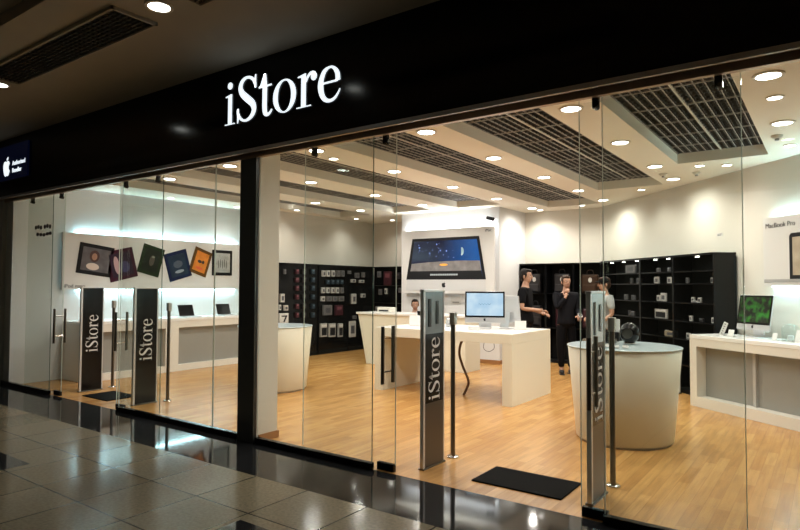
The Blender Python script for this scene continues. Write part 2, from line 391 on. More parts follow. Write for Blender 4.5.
# ------------------------------------------------------------------ glass front
wn = 0; dn = 0
def pane_edges(par, x0, x1, y, dl, dr):
    MB().box(x0-0.002, x0+0.002, y-0.004, y+0.004, 0.06, HG, EDGE if dl else EDGEL).build('glass_edge', None, par)
    MB().box(x1-0.002, x1+0.002, y-0.004, y+0.004, 0.06, HG, EDGE if dr else EDGEL).build('glass_edge', None, par)
def fixed(x0, x1, dl=0, dr=0):
    global wn; wn += 1
    o = MB().box(x0+0.004, x1-0.004, -0.006, 0.006, 0.05, HG+0.01, GLASS).build('window_%d' % wn); struct(o)
    pane_edges(o, x0+0.006, x1-0.006, 0, dl, dr)
    MB().box(x0, x1, -0.03, 0.02, 0.0, 0.055, BLACKS).build('bottom_rail', None, o)
    return o
w1 = fixed(-10.52, -8.98, 0, 1)
# black decal on the first pane
dc = MB()
for i, x in enumerate((-9.50, -9.42, -9.34, -9.22, -9.14, -9.06)):
    dc.prism(ell(x, 2.385+0.008*math.sin(i*2.1), 0.035, 0.032, 14), 0.002, INK, Matrix.Translation((0, -0.009, 0)))
for i, x in enumerate((-9.44, -9.34, -9.24, -9.14, -9.05)):
    dc.prism(ell(x, 2.275+0.008*math.cos(i*1.7), 0.045, 0.026, 14), 0.002, INK, Matrix.Translation((0, -0.009, 0)))
dc.build('window_decal', None, w1)
fixed(-7.17, -5.33); fixed(-5.33, -4.90)
fixed(-4.63, -3.18, 0, 1); fixed(-1.24, 1.2); fixed(1.2, 3.6)
def door(x0, x1, lead, dk):
    """sliding glass leaf just inside the fixed panes; lead = +1 if the free edge is x1"""
    global dn; dn += 1
    y = 0.045
    o = MB().box(x0, x1, y-0.005, y+0.005, 0.03, HG-0.02, GLASS).build('door_%d' % dn); struct(o)
    pane_edges(o, x0+0.004, x1-0.004, y, (lead < 0)*0, dk)
    xe = x1 if lead > 0 else x0
    hx = xe-lead*0.085
    h = MB()
    for yy in (-0.03, 0.115): h.cyl((hx, yy, 0.73), (hx, yy, 1.21), 0.016, m=STEELD, seg=12)
    h.build('pull_handle', None, o)
    s = MB()
    for z in (0.83, 1.11): s.cyl((hx, -0.03, z), (hx, 0.115, z), 0.008, m=CHROME, seg=10)
    s.build('handle_standoff', None, o)
    xa, xb = sorted((xe-lead*0.01, xe-lead*0.185))
    MB().box(xa, xb, 0.025, 0.065, 0.0, 0.065, BLACKS, 0.004).build('patch_fitting', None, o)
    for xx in (x0+0.12, x1-0.12):
        r = MB().box(xx-0.022, xx+0.022, 0.025, 0.065, HG-0.07, HG+0.03, BLACKS, 0.004).cyl((xx, 0.02, HG-0.05), (xx, 0.07, HG-0.06), 0.02, m=BLACKS, seg=14)
        r.build('hanging_roller', None, o)
    return o
door(-9.87, -8.73, 1, 0); door(-7.30, -6.36, -1, 1)
door(-4.05, -2.97, 1, 0); door(-1.41, -0.42, -1, 0)

# ------------------------------------------------------------------ shop sign
sg = thing('shop_sign', 'large white illuminated serif letters on the black fascia', 'sign', (-5.03, -0.12, 3.185))
istore(sg, Matrix.Translation((0, -0.012, 0)) @ Matrix.Diagonal((0.443, 1, 0.443, 1)), 0.006, SIGNW)
MB().box(0.02, 1.56, -0.006, 0.0, 0.1, 0.13, BLACKS).build('mounting_rail', None, sg)
sb = thing('reseller_sign', 'small backlit navy sign with white fruit emblem at the left fascia end', 'sign', (-10.05, -0.12, 3.32))
MB().box(-0.52, 0.55, -0.03, 0, -0.18, 0.34, SIGNB, 0.004).build('panel', None, sb)
apple_mesh(MB(), Matrix.Translation((-0.14, -0.036, -0.13)) @ Matrix.Diagonal((0.26, 1, 0.26, 1)), SIGNW, 0.008).build('emblem', SIGNW, sb)
text_mesh('lettering', 'Authorised', 0.095, SIGNW, sb, (0.06, -0.034, 0.02), (PI/2, 0, 0))
text_mesh('lettering', 'Reseller', 0.095, SIGNW, sb, (0.06, -0.034, -0.09), (PI/2, 0, 0))

# ------------------------------------------------------------------ ceiling lights
def spot(parent, loc, energy, size=2.5, col=(1.0, 0.93, 0.83), rad=0.06, rot=(0, 0, 0), blend=0.9):
    l = bpy.data.lights.new('lamp_beam', 'SPOT'); l.energy = energy; l.spot_size = size; l.spot_blend = blend; l.color = col; l.shadow_soft_size = rad
    o = bpy.data.objects.new('lamp_beam', l); COL.objects.link(o); o.parent = parent; o.location = loc; o.rotation_euler = rot
    return o
def downlight(x, y, z, r, label, e, lens=LAMPW, group='round downlights in the shop ceiling', size=2.9, col=(1.0, 0.945, 0.855)):
    t = thing('recessed_downlight', label, 'ceiling light', (x, y, z), 0, group)
    a = [(r*1.28*math.cos(2*PI*k/28), r*1.28*math.sin(2*PI*k/28)) for k in range(28)]; b = [(r*math.cos(2*PI*k/28), r*math.sin(2*PI*k/28)) for k in range(28)]
    g = MB().ring(a, b, 0.012, TRIMR, Matrix.Rotation(-PI/2, 4, 'X')); o = g.build('trim_ring', None, t); o.location = (0, 0, -0.012) if False else (0, 0, 0)
    MB().cyl((0, 0, -0.010), (0, 0, 0.0), r*0.98, m=lens, seg=28).build('lens', None, t)
    spot(t, (0, 0, -0.03), e, size, col)
    return t
ORD = ['first', 'second', 'third', 'fourth', 'fifth']
COLS = [(-0.36, 'nearest the right wall', (1.2, 2.8)), (-1.87, 'between the first and second bays from the right', (1.18, 2.72, 4.32, 5.45)),
        (-3.38, 'between the second and third bays from the right', (1.12, 2.65, 4.25, 5.72, 7.05)), (-4.92, 'between the third and fourth bays from the right', (1.1, 2.66, 4.25, 5.8, 7.4)),
        (-6.50, 'between the fourth and fifth bays from the right', (1.1, 2.64, 4.24, 5.75)), (-8.05, 'between the fifth and sixth bays from the right', (1.22, 2.75, 4.36, 5.73))]
EN = 98
for x, wd, ys in COLS:
    for k, y in enumerate(ys): downlight(x, y, ZC, 0.085, f'round ceiling downlight {ORD[k]} from the glass {wd}', EN)
for x, y, wd in ((-0.36, 1.84, 'between the two large lamps nearest the right wall'), (-0.35, 3.93, 'by the right wall above its counter'), (-1.38, 4.6, 'just beyond the far end of the nearest bay'), (-1.08, 4.75, 'close to the right wall past the nearest bay'),
                 (-3.95, 7.55, 'over the corner of the back wall and angled wall'), (-2.5, 6.2, 'close above the angled cabinets'), (-9.15, 4.95, 'near the left wall above the start of the wall units'), (-9.15, 6.9, 'near the left rear corner'),
                 (-8.6, 7.6, 'beside the back wall left of the display pier'), (-9.8, 2.4, 'beside the left wall above the tilted poster'), (-9.8, 3.9, 'beside the left wall at the poster far end'), (-5.05, 1.55, 'behind the column beside a large lamp'), (-4.9, 7.78, 'close to the back wall right of the display pier')):
    downlight(x, y, ZC, 0.055, f'small round ceiling downlight {wd}', 26 if y > 4 and x > -3 else 34, size=2.4)
for k, (x, y) in enumerate(((-4.33, -1.33), (-7.5, -1.28))):
    downlight(x, y, ZM, 0.085, ['round mall ceiling lamp above the left half of the fascia', 'round mall ceiling lamp at the far left edge of the view', 'mall ceiling lamp above the right entrance', 'mall ceiling lamp before the neighbouring shop'][k], 17, LAMPM, 'round lamps in the mall ceiling', 2.0, (1.0, 0.93, 0.78))
for k, (x, y) in enumerate(((-4.3, -4.6), (-7.6, -4.6), (-0.5, -6.6), (-9, -7.5))):  # unseen lamps behind the camera, added to light the mall
    downlight(x, y, ZM, 0.085, 'added unseen mall ceiling lamp over the walkway', 13, LAMPM, 'round lamps in the mall ceiling', 2.2, (1.0, 0.93, 0.78))
MG = mat('mall_grille_dark', (0.035, 0.032, 0.028), 0.7)
for k, (x0, x1) in enumerate(((-7.25, -4.62), (-4.02, -1.4))):
    t = thing('ceiling_grille', ['long dark slatted grille in the dim mall ceiling above the left of the fascia', 'slatted mall ceiling grille beside the lamp, right of the long one'][k], 'grille', ((x0+x1)/2, -1.36, ZM))
    w = (x1-x0)/2; g = MB()
    for y in (-0.20, 0.18): g.box(-w, w, y, y+0.02, -0.03, 0, MALLC)
    for x in (-w, w-0.02): g.box(x, x+0.02, -0.2, 0.2, -0.03, 0, MALLC)
    g.build('frame', None, t)
    g = MB().box(-w+0.02, w-0.02, -0.18, 0.18, -0.006, 0, MG)
    for i in range(9): y = -0.17+i*0.042; g.box(-w+0.02, w-0.02, y, y+0.008, -0.022, -0.006, MG)
    for i in range(int(w*2/0.08)): x = -w+0.05+i*0.08; g.box(x, x+0.006, -0.18, 0.18, -0.02, -0.006, MG)
    g.build('slat_mesh', None, t)
for x, y, wd in ((-0.44, 3.35, 'beside the right wall lamps'), (-1.9, 4.95, 'beyond the far end of the nearest bay'), (-1.5, 5.1, 'near the angled wall')):
    t = thing('smoke_detector', f'small round ceiling detector {wd}', 'smoke detector', (x, y, ZC), 0, 'ceiling detectors')
    MB().lathe([(0.055, 0), (0.055, -0.015), (0.035, -0.035)], TRIMR, 20).build('base', None, t)
    MB().cyl((0, 0, -0.055), (0, 0, -0.035), 0.022, m=GREYP, seg=14).build('sensor_cap', None, t)
t = thing('security_camera', 'small black security camera at the top right corner of the display pier', 'camera', (-5.50, 6.85, 2.92))
MB().cyl((0, 0, 0), (0, -0.10, 0), 0.018, m=BLACKM, seg=12).build('bracket', None, t)
MB().cyl((-0.10, -0.10, 0.01), (0.05, -0.13, -0.03), 0.036, m=BLACKM, seg=16).build('housing', None, t)

downlight(-11.3, 0.75, 3.0, 0.08, 'added ceiling downlight to brighten the neighbouring shop window', 28, LAMPW, 'added neighbouring shop lamps')  # lamp added so the neighbouring shop looks lit
# ------------------------------------------------------------------ security gates, posts, mats
def gate(x, y, label, light):
    t = thing('security_gate', label, 'security gate', (x, y, 0), 0, 'anti-theft gates at the entrances')
    W = 0.17; H = 1.52
    MB().box(-0.018, 0.018, -W, -W+0.03, 0, H, ALU, 0.004).build('side_post', None, t)
    MB().box(-0.018, 0.018, W-0.018, W, 0, H, ALU, 0.004).build('side_post', None, t)
    MB().box(-0.024, 0.024, -W, W, H-0.02, H, ALU, 0.004).build('top_rail', None, t)
    MB().box(-0.03, 0.03, -W-0.005, W+0.005, 0, 0.015, STEELD, 0.003).build('foot_plate', None, t)
    lowm = mat('gate_lower_grey', (0.06, 0.046, 0.036), 0.3)
    MB().box(-0.016, 0.016, -W+0.03, W-0.015, 0.015, 0.55, lowm if light else BLACKS).build('lower_panel', None, t)
    MB().box(-0.016, 0.016, -W+0.03, W-0.015, 0.55, 1.14 if light else H-0.02, BLACKS).build('print_panel', None, t)
    if light:
        up = mat('gate_painted_sheen_%s' % light, (0.50, 0.60, 0.66) if light == 'pale' else (0.16, 0.19, 0.20), 0.2, metal=0.1)  # colour paints in the ceiling reflection seen on the glossy panel
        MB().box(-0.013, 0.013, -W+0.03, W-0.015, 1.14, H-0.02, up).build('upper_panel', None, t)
        for yy, z0, z1 in ((-0.07, 1.20, 1.44), (0.05, 1.22, 1.42)):
            MB().box(-0.02, 0.02, yy-0.022, yy+0.022, z0, z1, BLACKS, 0.003).build('slot', None, t)
    # text reads upward on the side facing the shop's right
    M = Matrix(((0, 1, 0, 0.0165), (0, 0, -1, 0.085), (1, 0, 0, 0.565), (0, 0, 0, 1)))
    S = Matrix.Diagonal((0.153, 1, 0.175, 1))
    istore(t, M @ S, 0.0025, PRINTW, 'letter')
    return t
gate(-8.83, 0.50, 'black iStore gate at the left entrance, the farther of its pair', None)
gate(-7.30, 0.42, 'black iStore gate at the left entrance, the nearer of its pair', None)
gate(-2.83, 0.39, 'grey iStore gate at the right entrance, left of the doormat', 'dim')
gate(-1.42, 0.42, 'grey iStore gate with a pale sheen painted on its upper panel, right of the doormat', 'pale')
def post(x, y, label):
    t = thing('barrier_post', label, 'post', (x, y, 0), 0, 'steel posts behind the gates')
    MB().lathe([(0.055, 0), (0.055, 0.008), (0.05, 0.014), (0.022, 0.016)], CHROME, 24).build('base_disc', None, t)
    MB().cyl((0, 0, 0.012), (0, 0, 1.29), 0.0215, m=STEELD, seg=20).build('pole', None, t)
    MB().box(-0.024, 0.028, -0.026, 0.026, 1.20, 1.31, STEEL, 0.005).build('head_box', None, t)
    return t
post(-8.88, 0.86, 'slim steel post behind the farther left gate'); post(-7.24, 0.72, 'slim steel post behind the nearer left gate')
post(-2.82, 0.72, 'slim steel post behind the gate left of the doormat'); post(-1.41, 0.78, 'slim steel post behind the pale-topped gate')
for x0, x1, y0, y1, lab in ((-8.5, -7.85, 0.22, 0.68, 'black rubber doormat inside the left entrance'), (-2.36, -1.62, 0.23, 0.68, 'black rubber doormat inside the right entrance')):
    o = MB().box(-(x1-x0)/2, (x1-x0)/2, -(y1-y0)/2, (y1-y0)/2, 0, 0.012, RUBBER, 0.005).build('doormat', None, None, ((x0+x1)/2, (y0+y1)/2, 0)); tag(o, lab, 'doormat')

# ------------------------------------------------------------------ left counter, poster
t = thing('wall_counter', 'long white counter with grey recessed panels along the left wall', 'counter', (-9.95, 2.6, 0))
x0, x1, ya, yb = -0.35, 0.35, -1.82, 1.85
MB().box(x0, x1, ya, yb, 0.90, 0.95, TOPW, 0.004).build('worktop', None, t)
MB().box(x0, x1-0.01, ya, ya+0.20, 0, 0.90, WHITE).build('end_panel', None, t)
MB().box(x0, x1-0.004, -0.38, -0.12, 0, 0.899, WHITE).build('support', None, t)
MB().box(x0, x1-0.01, yb-0.2, yb, 0, 0.90, WHITE).build('end_panel', None, t)
MB().box(x0, x1-0.01, ya+0.2, yb-0.2, 0.78, 0.90, WHITE).build('apron', None, t)
MB().box(x0, x1-0.01, ya+0.2, yb-0.2, 0, 0.11, WHITE).build('plinth', None, t)
MB().box(x0, x1-0.10, ya+0.2, yb-0.2, 0.11, 0.78, GREYP).build('recess_panel', None, t)
ps = thing('wall_poster', 'wide white poster panel with six tilted music players on the left wall', 'poster', (-10.3, 2.55, 1.47))
PX = 0.11
MB().box(0.06, PX, -1.85, 1.85, 0, 0.94, PRINTW).build('panel', None, ps)
MB().box(0.0, 0.05, -1.55, 1.70, -0.005, 0.012, LED).build('led_strip', None, ps)
MB().box(0.0, 0.05, -1.60, 1.75, 0.92, 0.935, LED).build('led_strip', None, ps)
text_mesh('lettering', 'iPod nano', 0.085, INK, ps, (PX+0.001, -1.85+0.03, 0.03), (PI/2, 0, PI/2))
pics = [((1.24, 2.28-0.31), 0.60, 0.52, -0.13, (0.010, 0.009, 0.010), 'portrait'), ((1.70, 1.91), 0.52, 0.54, 0.24, (0.045, 0.008, 0.02), 'stage'), ((2.27, 2.00), 0.44, 0.54, -0.25, (0.012, 0.026, 0.008), 'green'),
        ((2.83, 1.93), 0.50, 0.54, 0.28, (0.006, 0.013, 0.05), 'blue'), ((3.34, 2.01), 0.42, 0.52, -0.32, (0.10, 0.045, 0.008), 'orange'), ((3.86, 2.01), 0.50, 0.52, 0.0, (0.008, 0.008, 0.008), 'grey')]
for (yy, zz), w, hh, a, fc, kind in pics:
    M = Matrix.Translation((PX, yy-2.55, zz-1.47)) @ Matrix.Rotation(PI/2, 4, 'Z') @ Matrix.Rotation(-a, 4, 'Y')
    fm = mat('player_'+kind, fc, 0.3, spec=0.15)
    pl = MB().box(-w/2, w/2, -0.012, 0, -hh/2, hh/2, fm, 0.006, M).build('player_picture', None, ps)
    s = MB(); b = 0.062
    sc = {'portrait': (0.12, 0.11, 0.12), 'stage': (0.03, 0.015, 0.03), 'green': (0.012, 0.016, 0.010), 'blue': (0.015, 0.03, 0.055), 'orange': (0.60, 0.20, 0.03), 'grey': (0.36, 0.37, 0.35)}[kind]
    s.box(-w/2+b, w/2-b, -0.014, -0.011, -hh/2+b, hh/2-b, mat('screen_'+kind, sc, 0.4, spec=0.15, var=0.5, bscale=9), 0, M)
    def el(cx, cz, rx, rz, c, nm, y=-0.016): s.prism(ell(cx, cz, rx, rz, 20), 0.002, mat('art_'+nm, c, 0.5), M @ Matrix.Translation((0, y, 0)))
    if kind == 'portrait':
        el(-0.03, 0.06, 0.085, 0.10, (0.06, 0.02, 0.015), 'hair'); el(-0.03, 0.05, 0.045, 0.06, (0.34, 0.17, 0.11), 'face', -0.018); el(-0.04, -0.12, 0.11, 0.06, (0.62, 0.50, 0.44), 'shoulder', -0.018)
    elif kind == 'stage':
        el(-0.09, 0.0, 0.05, 0.16, (0.42, 0.26, 0.27), 'pale'); el(0.05, -0.05, 0.09, 0.10, (0.035, 0.03, 0.10), 'navy')
    elif kind == 'green': el(0.01, 0.0, 0.05, 0.10, (0.06, 0.045, 0.03), 'brown'); el(0.02, 0.07, 0.03, 0.02, (0.2, 0.22, 0.18), 'fleck', -0.018)
    elif kind == 'blue': el(0.0, 0.02, 0.10, 0.07, (0.05, 0.07, 0.10), 'mist'); el(0.0, -0.12, 0.10, 0.03, (0.25, 0.29, 0.33), 'foam')
    elif kind == 'orange': el(-0.03, 0.0, 0.05, 0.03, (0.02, 0.01, 0.005), 'dark'); el(0.05, 0.01, 0.03, 0.035, (0.02, 0.01, 0.005), 'dark'); el(0.0, -0.13, 0.09, 0.03, (0.62, 0.10, 0.02), 'red')
    else:
        for q in range(5): el(-0.1+q*0.05, -0.03+0.02*(q % 2), 0.013, 0.09, (0.12, 0.12, 0.11), 'fig')
    s.build('picture', None, pl)
def laptop(x, y, z, rz, label, w=0.33, parent_open=1.9):
    t = thing('laptop', label, 'laptop', (x, y, z), rz)
    MB().box(-w/2, w/2, -0.12, 0.11, 0, 0.016, ALU, 0.004).build('base', None, t)
    MB().box(-w/2+0.02, w/2-0.02, -0.03, 0.09, 0.0155, 0.018, INK).build('keyboard', None, t)
    M = Matrix.Translation((0, 0.11, 0.016)) @ Matrix.Rotation(-0.35, 4, 'X')
    MB().box(-w/2, w/2, 0, 0.010, 0, 0.225, ALU, 0.003, M).build('lid', None, t)
    MB().box(-w/2+0.004, w/2-0.004, -0.002, 0.001, 0.005, 0.221, BLACKS, 0, M).build('screen', None, t)
    return t
l1 = laptop(-9.80, 2.86, 0.95, PI/2, 'open laptop with a dark screen on the left counter, the one nearer the gates'); l2 = laptop(-9.80, 3.72, 0.95, PI/2, 'open laptop with a dark screen on the left counter, below the grey picture')
for l in (l1, l2): l.rotation_euler = (0, 0, PI/2+0.0)

# ------------------------------------------------------------------ big table
tb = thing('display_table', 'large cream table with solid slab ends in the middle of the shop', 'table', (-4.48, 3.77, 0))
hx, hy = 1.12, 0.65
MB().box(-hx, hx, -hy, hy, 0.80, 0.93, CREAM, 0.004).build('tabletop', None, tb)
MB().box(hx-0.14, hx, -hy, hy, 0, 0.80, CREAM).build('slab_leg', None, tb)
MB().box(-hx, -hx+0.14, -hy, hy, 0, 0.80, CREAM).build('slab_leg', None, tb)
MB().box(-hx+0.005, hx-0.005, -hy+0.005, hy-0.005, 0.93, 0.933, TOPW).build('top_sheet', None, tb)
o = MB().tube(cr([(0, 0, 0), (0.06, 0.0, 0.12), (0.075, 0.0, 0.22), (-0.02, 0, 0.42), (-0.07, 0, 0.58), (-0.05, 0, 0.72), (0.0, 0, 0.80)], 8), 0.018, mat('conduit_bronze', (0.13, 0.085, 0.05), 0.35, metal=0.7), 14).build('cable_conduit', None, None, (-4.29, 3.50, 0)); tag(o, 'wavy bronze cable conduit rising from the floor to the table underside', 'cable conduit')
wire = MB().tube(cr([(-0.35, 0, 0.0), (-0.28, 0.01, -0.05), (-0.22, 0, -0.02), (-0.15, 0, -0.10), (-0.08, 0.02, -0.02), (0.0, 0, -0.05), (-0.02, 0, -0.19), (0.06, 0.01, -0.24), (0.16, 0, -0.18), (0.13, 0, -0.05), (0.05, 0, 0.0)], 7), 0.004, INK, 6).build('power_cable', None, None, (-4.32, 4.2, 0.80)); tag(wire, 'thin black cable hanging in loops under the cream table', 'cable')
SCR = {}
def imac(x, y, z, rz, label, scr, w=0.58, lean=0.10):
    t = thing('desktop_computer', label, 'computer', (x, y, z), rz)
    h = w*0.62; M = Matrix.Translation((0, 0.0, 0.09)) @ Matrix.Rotation(-lean, 4, 'X')
    MB().box(-w/2, w/2, 0, 0.02, 0, w*0.79, ALU, 0.008, M).build('housing', None, t)
    MB().box(-w/2+0.004, w/2-0.004, -0.004, 0.001, w*0.79-h-0.02, w*0.79-0.004, BLACKS, 0, M).build('bezel', None, t)
    MB().box(-w/2+0.026, w/2-0.026, -0.006, -0.003, w*0.79-h+0.004, w*0.79-0.028, scr, 0, M).build('screen', None, t)
    apple_mesh(MB(), M @ Matrix.Translation((0, -0.003, 0.025)) @ Matrix.Diagonal((0.04, 1, 0.04, 1)), INK, 0.003).build('emblem', INK, t)
    g = MB(); g.box(-0.09, 0.09, -0.06, 0.13, 0, 0.008, ALU, 0.003)
    g.box(-0.09, 0.09, 0.10, 0.112, 0, 0.22, ALU, 0.003, Matrix.Rotation(0.18, 4, 'X')); g.build('stand', None, t)
    return t
def screen_mat(name, c1, c2, s, scale, thr=(0.4, 0.6)):
    m = bpy.data.materials.new(name); m.use_nodes = True; nt = m.node_tree; b = nt.nodes['Principled BSDF']
    tc = nt.nodes.new('ShaderNodeTexCoord'); n = nt.nodes.new('ShaderNodeTexNoise'); n.inputs['Scale'].default_value = scale; n.inputs['Detail'].default_value = 3
    r = nt.nodes.new('ShaderNodeValToRGB'); r.color_ramp.elements[0].position = thr[0]; r.color_ramp.elements[0].color = (*c1, 1); r.color_ramp.elements[1].position = thr[1]; r.color_ramp.elements[1].color = (*c2, 1)
    nt.links.new(tc.outputs['Object'], n.inputs['Vector']); nt.links.new(n.outputs['Fac'], r.inputs['Fac'])
    nt.links.new(r.outputs[0], b.inputs['Emission Color']); b.inputs['Emission Strength'].default_value = s; b.inputs['Base Color'].default_value = (0.01, 0.01, 0.01, 1); b.inputs['Roughness'].default_value = 0.15
    return m
S1 = screen_mat('screen_lightblue', (0.45, 0.66, 0.84), (0.62, 0.80, 0.92), 1.0, 4); S2 = screen_mat('screen_green', (0.002, 0.006, 0.002), (0.05, 0.42, 0.03), 0.8, 9, (0.42, 0.75)); S3 = screen_mat('screen_white', (0.5, 0.5, 0.5), (0.6, 0.6, 0.6), 0.5, 3)
m1 = imac(-4.10, 3.78, 0.933, 0.42, 'silver desktop computer with a bright pale blue screen on the cream table', S1)
sq_ = cr([(-0.09+0.015*k, 0.009*math.sin(k*2.3)) for k in range(13)], 4)
MB().strip(sq_, [0.005]*len(sq_), 0.001, mat('screen_ink', (0.1, 0.25, 0.42), 0.5), Matrix.Translation((0, 0.0, 0.09)) @ Matrix.Rotation(-0.10, 4, 'X') @ Matrix.Translation((0, -0.0075, 0.27))).build('screen_script', None, m1)
imac(-3.86, 4.10, 0.933, 2.75, 'silver desktop computer on the cream table seen from behind', S3, 0.50)
def card(x, y, z, rz, w, h, label, name='price_card', tilt=0.25):
    t = thing(name, label, 'card holder', (x, y, z), rz)
    M = Matrix.Rotation(-tilt, 4, 'X')
    MB().box(-w/2, w/2, 0, 0.004, 0, h, PRINTW, 0, M).build('card', None, t)
    MB().box(-w/2, w/2, -0.01, 0.05, 0, 0.006, CHROME).build('foot', None, t)
    return t
card(-3.62, 3.95, 0.933, 0.35, 0.16, 0.13, 'white price card at the right end of the cream table')
card(-4.08, 3.42, 0.933, 0.35, 0.16, 0.05, 'low white card holder in front of the blue-screened computer')
card(-5.22, 3.62, 0.933, 0.5, 0.17, 0.17, 'white price card before the laptop on the cream table')
laptop(-5.08, 3.86, 0.933, 0.95, 'open laptop on the left end of the cream table')
sp = thing('speaker_cup', 'small grey cylinder speaker on the cream table behind the post', 'speaker', (-4.72, 3.82, 0.933))
MB().lathe([(0.05, 0), (0.052, 0.02), (0.052, 0.13), (0.045, 0.14)], ALU, 24).build('body', None, sp)
MB().cyl((0, 0, 0.14), (0, 0, 0.145), 0.04, m=INK, seg=20).build('grille', None, sp)

# ------------------------------------------------------------------ drums and cash desk
def drum(x, y, label, H=0.95, rt=0.556, rb=0.466, top=CREAM):
    t = thing('drum_counter', label, 'counter', (x, y, 0))
    MB().lathe([(rb-0.02, 0.0), (rb-0.02, 0.03), (rb-0.015, 0.03)], TOPW, 64).build('plinth', None, t)
    MB().lathe([(rb, 0.025), (rb+0.004, 0.03), (rt-0.006, H-0.02), (rt-0.01, H-0.015)], CREAM, 64).build('body', None, t)
    MB().lathe([(rt-0.02, H-0.018), (rt, H-0.016), (rt+0.004, H-0.004), (rt, H)], mat('frosted_top', (0.55, 0.64, 0.66), 0.12), 64).build('glass_top', None, t)
    return t
drum(-1.75, 2.34, 'tapered cream drum counter with black gadgets near the right entrance')
drum(-6.84, 2.26, 'tapered cream drum counter just behind the column')
cd = thing('cash_desk', 'long cream cash desk with a sloping left end below the large space poster', 'desk', (-6.6, 5.7, 0))
M0 = Matrix.Translation((0, -0.28, 0))
MB().prism([(-1.02, 0.0), (1.25, 0.0), (1.25, 0.98), (-1.24, 0.98)], 0.56, CREAM, M0).build('body', None, cd)
MB().box(-1.27, 1.27, -0.31, 0.31, 0.98, 1.02, TOPW, 0.004).build('worktop', None, cd)
pr = thing('white_printer', 'white boxy printer on the left end of the cash desk', 'printer', (-7.33, 5.72, 1.02))
MB().box(-0.16, 0.16, -0.12, 0.12, 0, 0.10, WHITE, 0.012).build('body', None, pr)
MB().box(-0.12, 0.12, -0.125, -0.115, 0.02, 0.05, INK).build('paper_slot', None, pr)
# drum top gadgets
g1 = thing('round_speaker', 'glossy black ball-shaped speaker on the right drum counter', 'speaker', (-1.72, 2.46, 0.96))
MB().sph((0, 0, 0.11), (0.10, 0.09, 0.11), BLACKS, 28).build('shell', None, g1)
MB().cyl((0.0, -0.095, 0.11), (0, -0.08, 0.11), 0.052, m=STEELD, seg=24).build('driver_ring', None, g1)
MB().lathe([(0.06, 0), (0.055, 0.012), (0.02, 0.02)], CHROME, 24).build('foot', None, g1)
g2 = thing('gadget_dock', 'low black gadget dock beside the ball-shaped speaker', 'dock', (-1.93, 2.40, 0.96))
MB().box(-0.09, 0.09, -0.05, 0.05, 0, 0.05, BLACKS, 0.012).build('base', None, g2)
MB().box(-0.03, 0.03, -0.005, 0.01, 0.05, 0.12, BLACKM, 0.003).build('player', None, g2)
g3 = thing('package_stand', 'upright white package on a black stand behind the ball-shaped speaker', 'package', (-1.93, 2.66, 0.96))
MB().box(-0.05, 0.05, -0.03, 0.03, 0, 0.10, BLACKM, 0.004).build('stand', None, g3)
MB().box(-0.055, 0.055, -0.012, 0.012, 0.10, 0.24, PRINTW, 0.003).build('package', None, g3)
for i, (dx, dy) in enumerate(((-0.02, -0.30), (0.06, -0.31), (0.14, -0.28))):
    c = card(-1.77+dx, 2.33+dy-0.08, 0.96, 0.2, 0.055, 0.03, ['leftmost', 'middle', 'rightmost'][i]+' of three tiny clear tags at the front of the right drum', 'price_tag', 0.5)

# ------------------------------------------------------------------ right counter and poster
RC = math.atan2(3.77-4.67, -0.30+1.54)
rc = thing('wall_counter', 'long white counter with grey recessed panels along the right wall', 'counter', (-1.54, 4.67, 0), RC)
L = 3.4; D = 0.62
MB().box(0, L, 0, D, 0.88, 0.93, TOPW, 0.004).build('worktop', None, rc)
MB().box(0, 0.11, 0.005, D, 0, 0.88, WHITE).build('end_panel', None, rc)
MB().box(L-0.11, L, 0.005, D, 0, 0.88, WHITE).build('end_panel', None, rc)
MB().box(0.11, L-0.11, 0.005, D, 0.78, 0.88, WHITE).build('apron', None, rc)
MB().box(0.11, L-0.11, 0.005, D, 0, 0.13, WHITE).build('plinth', None, rc)
MB().box(0.11, L-0.11, 0.16, D, 0.13, 0.78, GREYP).build('recess_panel', None, rc)
MB().box(0.85, 0.89, 0.12, 0.16, 0.13, 0.78, mat('grey_divider', (0.42, 0.42, 0.40), 0.4)).build('divider', None, rc)
def onrc(s, d): v = Vector((-1.54, 4.67, 0))+Vector((math.cos(RC), math.sin(RC), 0))*s+Vector((-math.sin(RC), math.cos(RC), 0))*d; return v.x, v.y
x, y = onrc(0.62, 0.38); imac(x, y, 0.93, RW, 'silver desktop computer showing a green picture on the right counter', S2, 0.56, 0.16)
x, y = onrc(0.30, 0.22); t = thing('phone_stand', 'slim white leaning phone display on the left end of the right counter', 'phone display', (x, y, 0.93), RW+0.3)
M = Matrix.Rotation(0.42, 4, 'Y')
MB().box(-0.028, 0.028, -0.006, 0.006, 0.0, 0.19, PRINTW, 0.003, M).build('handset', None, t)
b_ = MB()
for q in range(5): b_.box(-0.012, 0.012, -0.009, -0.005, 0.03+q*0.032, 0.048+q*0.032, GREYP, 0, M)
b_.build('button', None, t)
MB().box(-0.05, 0.06, -0.03, 0.03, 0, 0.006, CHROME).build('foot', None, t)
x, y = onrc(0.46, 0.20); card(x, y, 0.93, RW, 0.10, 0.09, 'white price card between the phone display and the green-screened computer')
x, y = onrc(1.02, 0.26); card(x, y, 0.93, RW, 0.07, 0.09, 'small clear price card left of the glass jar')
x, y = onrc(1.20, 0.30); t = thing('glass_jar', 'clear domed glass jar with small white items on the right counter', 'jar', (x, y, 0.93))
MB().lathe([(0.085, 0.0), (0.09, 0.02), (0.09, 0.15), (0.07, 0.19), (0.03, 0.205)], GLASSJ, 32).build('dome', None, t)
MB().cyl((0, 0, 0.0), (0, 0, 0.012), 0.095, m=CHROME, seg=28).build('base', None, t)
MB().box(-0.03, 0.03, -0.03, 0.03, 0.012, 0.07, PRINTW, 0.006).build('display_item', None, t)
x, y = onrc(1.36, 0.22); card(x, y, 0.93, RW, 0.12, 0.15, 'white price card right of the glass jar')
